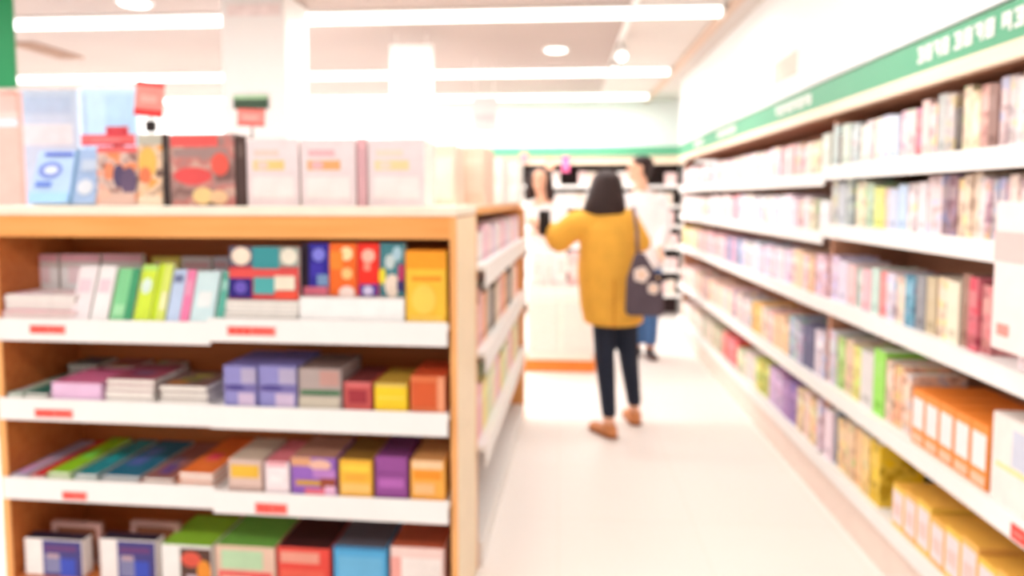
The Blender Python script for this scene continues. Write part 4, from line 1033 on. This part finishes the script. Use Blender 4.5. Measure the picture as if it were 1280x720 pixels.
# --- person in white facing the camera, beyond the bin ---
pw = tag(empty('person', (-.15, 6.22, 0)), 'person in white with long dark hair, facing the camera behind the bin', 'person')
N_ = Vector((-.15, 6.22, 0))
def U(x, y, z): return Vector((x, y, z)) - N_
hw = U(-.185, 6.2, 1.60)
def body_w(bm):
    global Pw, Rw
    chain(bm, [(U(-.13, 6.25, .92), (.15, .11, .1)), (U(-.13, 6.25, 1.12), (.12, .09, .08)), (U(-.14, 6.24, 1.33), (.15, .1, .07)), (U(-.15, 6.23, 1.38), (.13, .07, .05))])
    hull(bm, (U(-.16, 6.23, 1.4), .052), (hw, .048))
    Pw, Rw = head(bm, hw, (-.1, -1, 0), 1.0)
    for sx, el, wr, sd in ((-.29, (-.34, 6.18, 1.12), (-.25, 5.99, 1.14), -1), (.0, (.06, 6.18, 1.12), (-.02, 6.0, 1.2), 1)):
        chain(bm, [(U(sx, 6.23, 1.36), .048), (U(*el), .038), (U(*wr), .027)])
        hand(bm, U(*wr), (-sd * .6, -.6, .1), (0, -.2, 1), (-sd, -.5, .3), .6)
    for q in (-.2, -.06):
        chain(bm, [(U(q, 6.25, .88), .09), (U(q, 6.24, .48), .056), (U(q, 6.26, .1), .037)]); hull(bm, (U(q, 6.26, .1), .034), (U(q, 6.26, .05), .032))
blob('body', body_w, SKIN, pw, .008, 3)
face_parts(Pw, Rw, pw)
def coat_w(bm):
    chain(bm, [(U(-.145, 6.24, 1.385), (.12, .08, .04)), (U(-.14, 6.24, 1.3), (.18, .12, .08)), (U(-.13, 6.25, 1.0), (.165, .13, .1)), (U(-.13, 6.25, .5), (.21, .16, .05))])
    chain(bm, [(U(-.27, 6.23, 1.34), .075), (U(-.335, 6.18, 1.13), .065), (U(-.262, 6.02, 1.14), .05)]); chain(bm, [(U(-.02, 6.23, 1.34), .075), (U(.055, 6.18, 1.13), .065), (U(-.01, 6.02, 1.19), .05)])
blob('coat', coat_w, WSH, pw, .013, 5)
WTR = mat((236, 228, 226), .8, .03)
def trou_w(bm):
    for q in (-.2, -.06): chain(bm, [(U(q, 6.25, .7), (.09, .1, .06)), (U(q, 6.24, .48), .068), (U(q, 6.26, .13), (.05, .052, .025))])
blob('trousers', trou_w, WTR, pw, .012, 4)
shoe(pw, U(-.2, 6.26, 0), (-.2, -.9, 0), 'shoe', WTR); shoe(pw, U(-.06, 6.26, 0), (.2, -.9, 0), 'shoe', WTR)
def hair_w(bm):
    c = hw
    hull(bm, (c + Vector((0, .03, .05)), (.1, .085, .075)), (c + Vector((0, .055, -.02)), (.1, .06, .06)))
    for q in (-1, 1): hull(bm, (c + Vector((q * .075, .01, .04)), (.035, .05, .05)), (c + Vector((q * .1, .01, -.14)), (.045, .045, .04)))
    hull(bm, (c + Vector((0, .055, -.02)), (.1, .06, .06)), (c + Vector((0, .06, -.13)), (.1, .045, .04)))
blob('hair', hair_w, HAIR, pw, .01, 4)

# ------------------------------------------------------------------ light
WORLD, LAMP = .52, 90
w = bpy.data.worlds.new('world'); S.world = w; w.use_nodes = True
w.node_tree.nodes['Background'].inputs[0].default_value = (1, .985, .97, 1)
w.node_tree.nodes['Background'].inputs[1].default_value = WORLD
def area(name, loc, rot, sx, sy, power, col=(1, .98, .96)):
    l = bpy.data.lights.new(name, 'AREA'); l.shape = 'RECTANGLE'; l.size = sx; l.size_y = sy; l.energy = power; l.color = col
    o = bpy.data.objects.new(name, l); COL.objects.link(o); o.location = loc; o.rotation_euler = rot
    return o
for Y in (.35, 2.4, 4.45, 6.5, 8.05):
    area('strip_light', (-3.1, Y, ZC - .085), (0, 0, 0), 7.9, .09, LAMP * (1.7 if Y > 8 else 1))  # lamp of the added back-wall strip is boosted to whiten that wall

# past three hundred books in view: the smallest ones in the picture become one object
def merge_small(limit):
    bpy.context.view_layer.update()
    bk_ = [o for o in COL.objects if o.parent is None and o.get('category') == 'book']
    def size(o):
        pts = []
        for q in [o] + list(o.children):
            if q.type == 'MESH': pts += [q.matrix_world @ Vector(c) for c in q.bound_box]
        mn = [min(p[i] for p in pts) for i in range(3)]; mx = [max(p[i] for p in pts) for i in range(3)]
        c = (Vector(mn) + Vector(mx)) / 2; d = c - CAM
        w = abs(mx[1] - mn[1]) * abs(d.x) / d.length + abs(mx[0] - mn[0]) * abs(d.y) / d.length * (1 if c.x < 1 else .1)
        return w * (mx[2] - mn[2]) / d.length_squared
    bk_.sort(key=size, reverse=True)
    rest = bk_[limit:]
    if not rest: return
    bm = bmesh.new(); mats = []
    for o in rest:
        for q in [o] + list(o.children):
            if q.type != 'MESH': continue
            tmp = bmesh.new(); tmp.from_mesh(q.data); tmp.transform(q.matrix_world)
            for f in tmp.faces:
                m = q.data.materials[f.material_index]
                if m not in mats: mats.append(m)
                f.material_index = mats.index(m)
            me = bpy.data.meshes.new('t'); tmp.to_mesh(me); tmp.free(); bm.from_mesh(me); bpy.data.meshes.remove(me)
    for o in rest:
        for q in list(o.children): bpy.data.objects.remove(q)
        bpy.data.objects.remove(o)
    me = bpy.data.meshes.new('distant_books'); bm.to_mesh(me); bm.free()
    for m in mats: me.materials.append(m)
    o = bpy.data.objects.new('distant_books', me); COL.objects.link(o)
    tag(o, 'smallest distant books filling the far shelves at the end of the aisle', 'books', None, 'stuff')
merge_small(296)
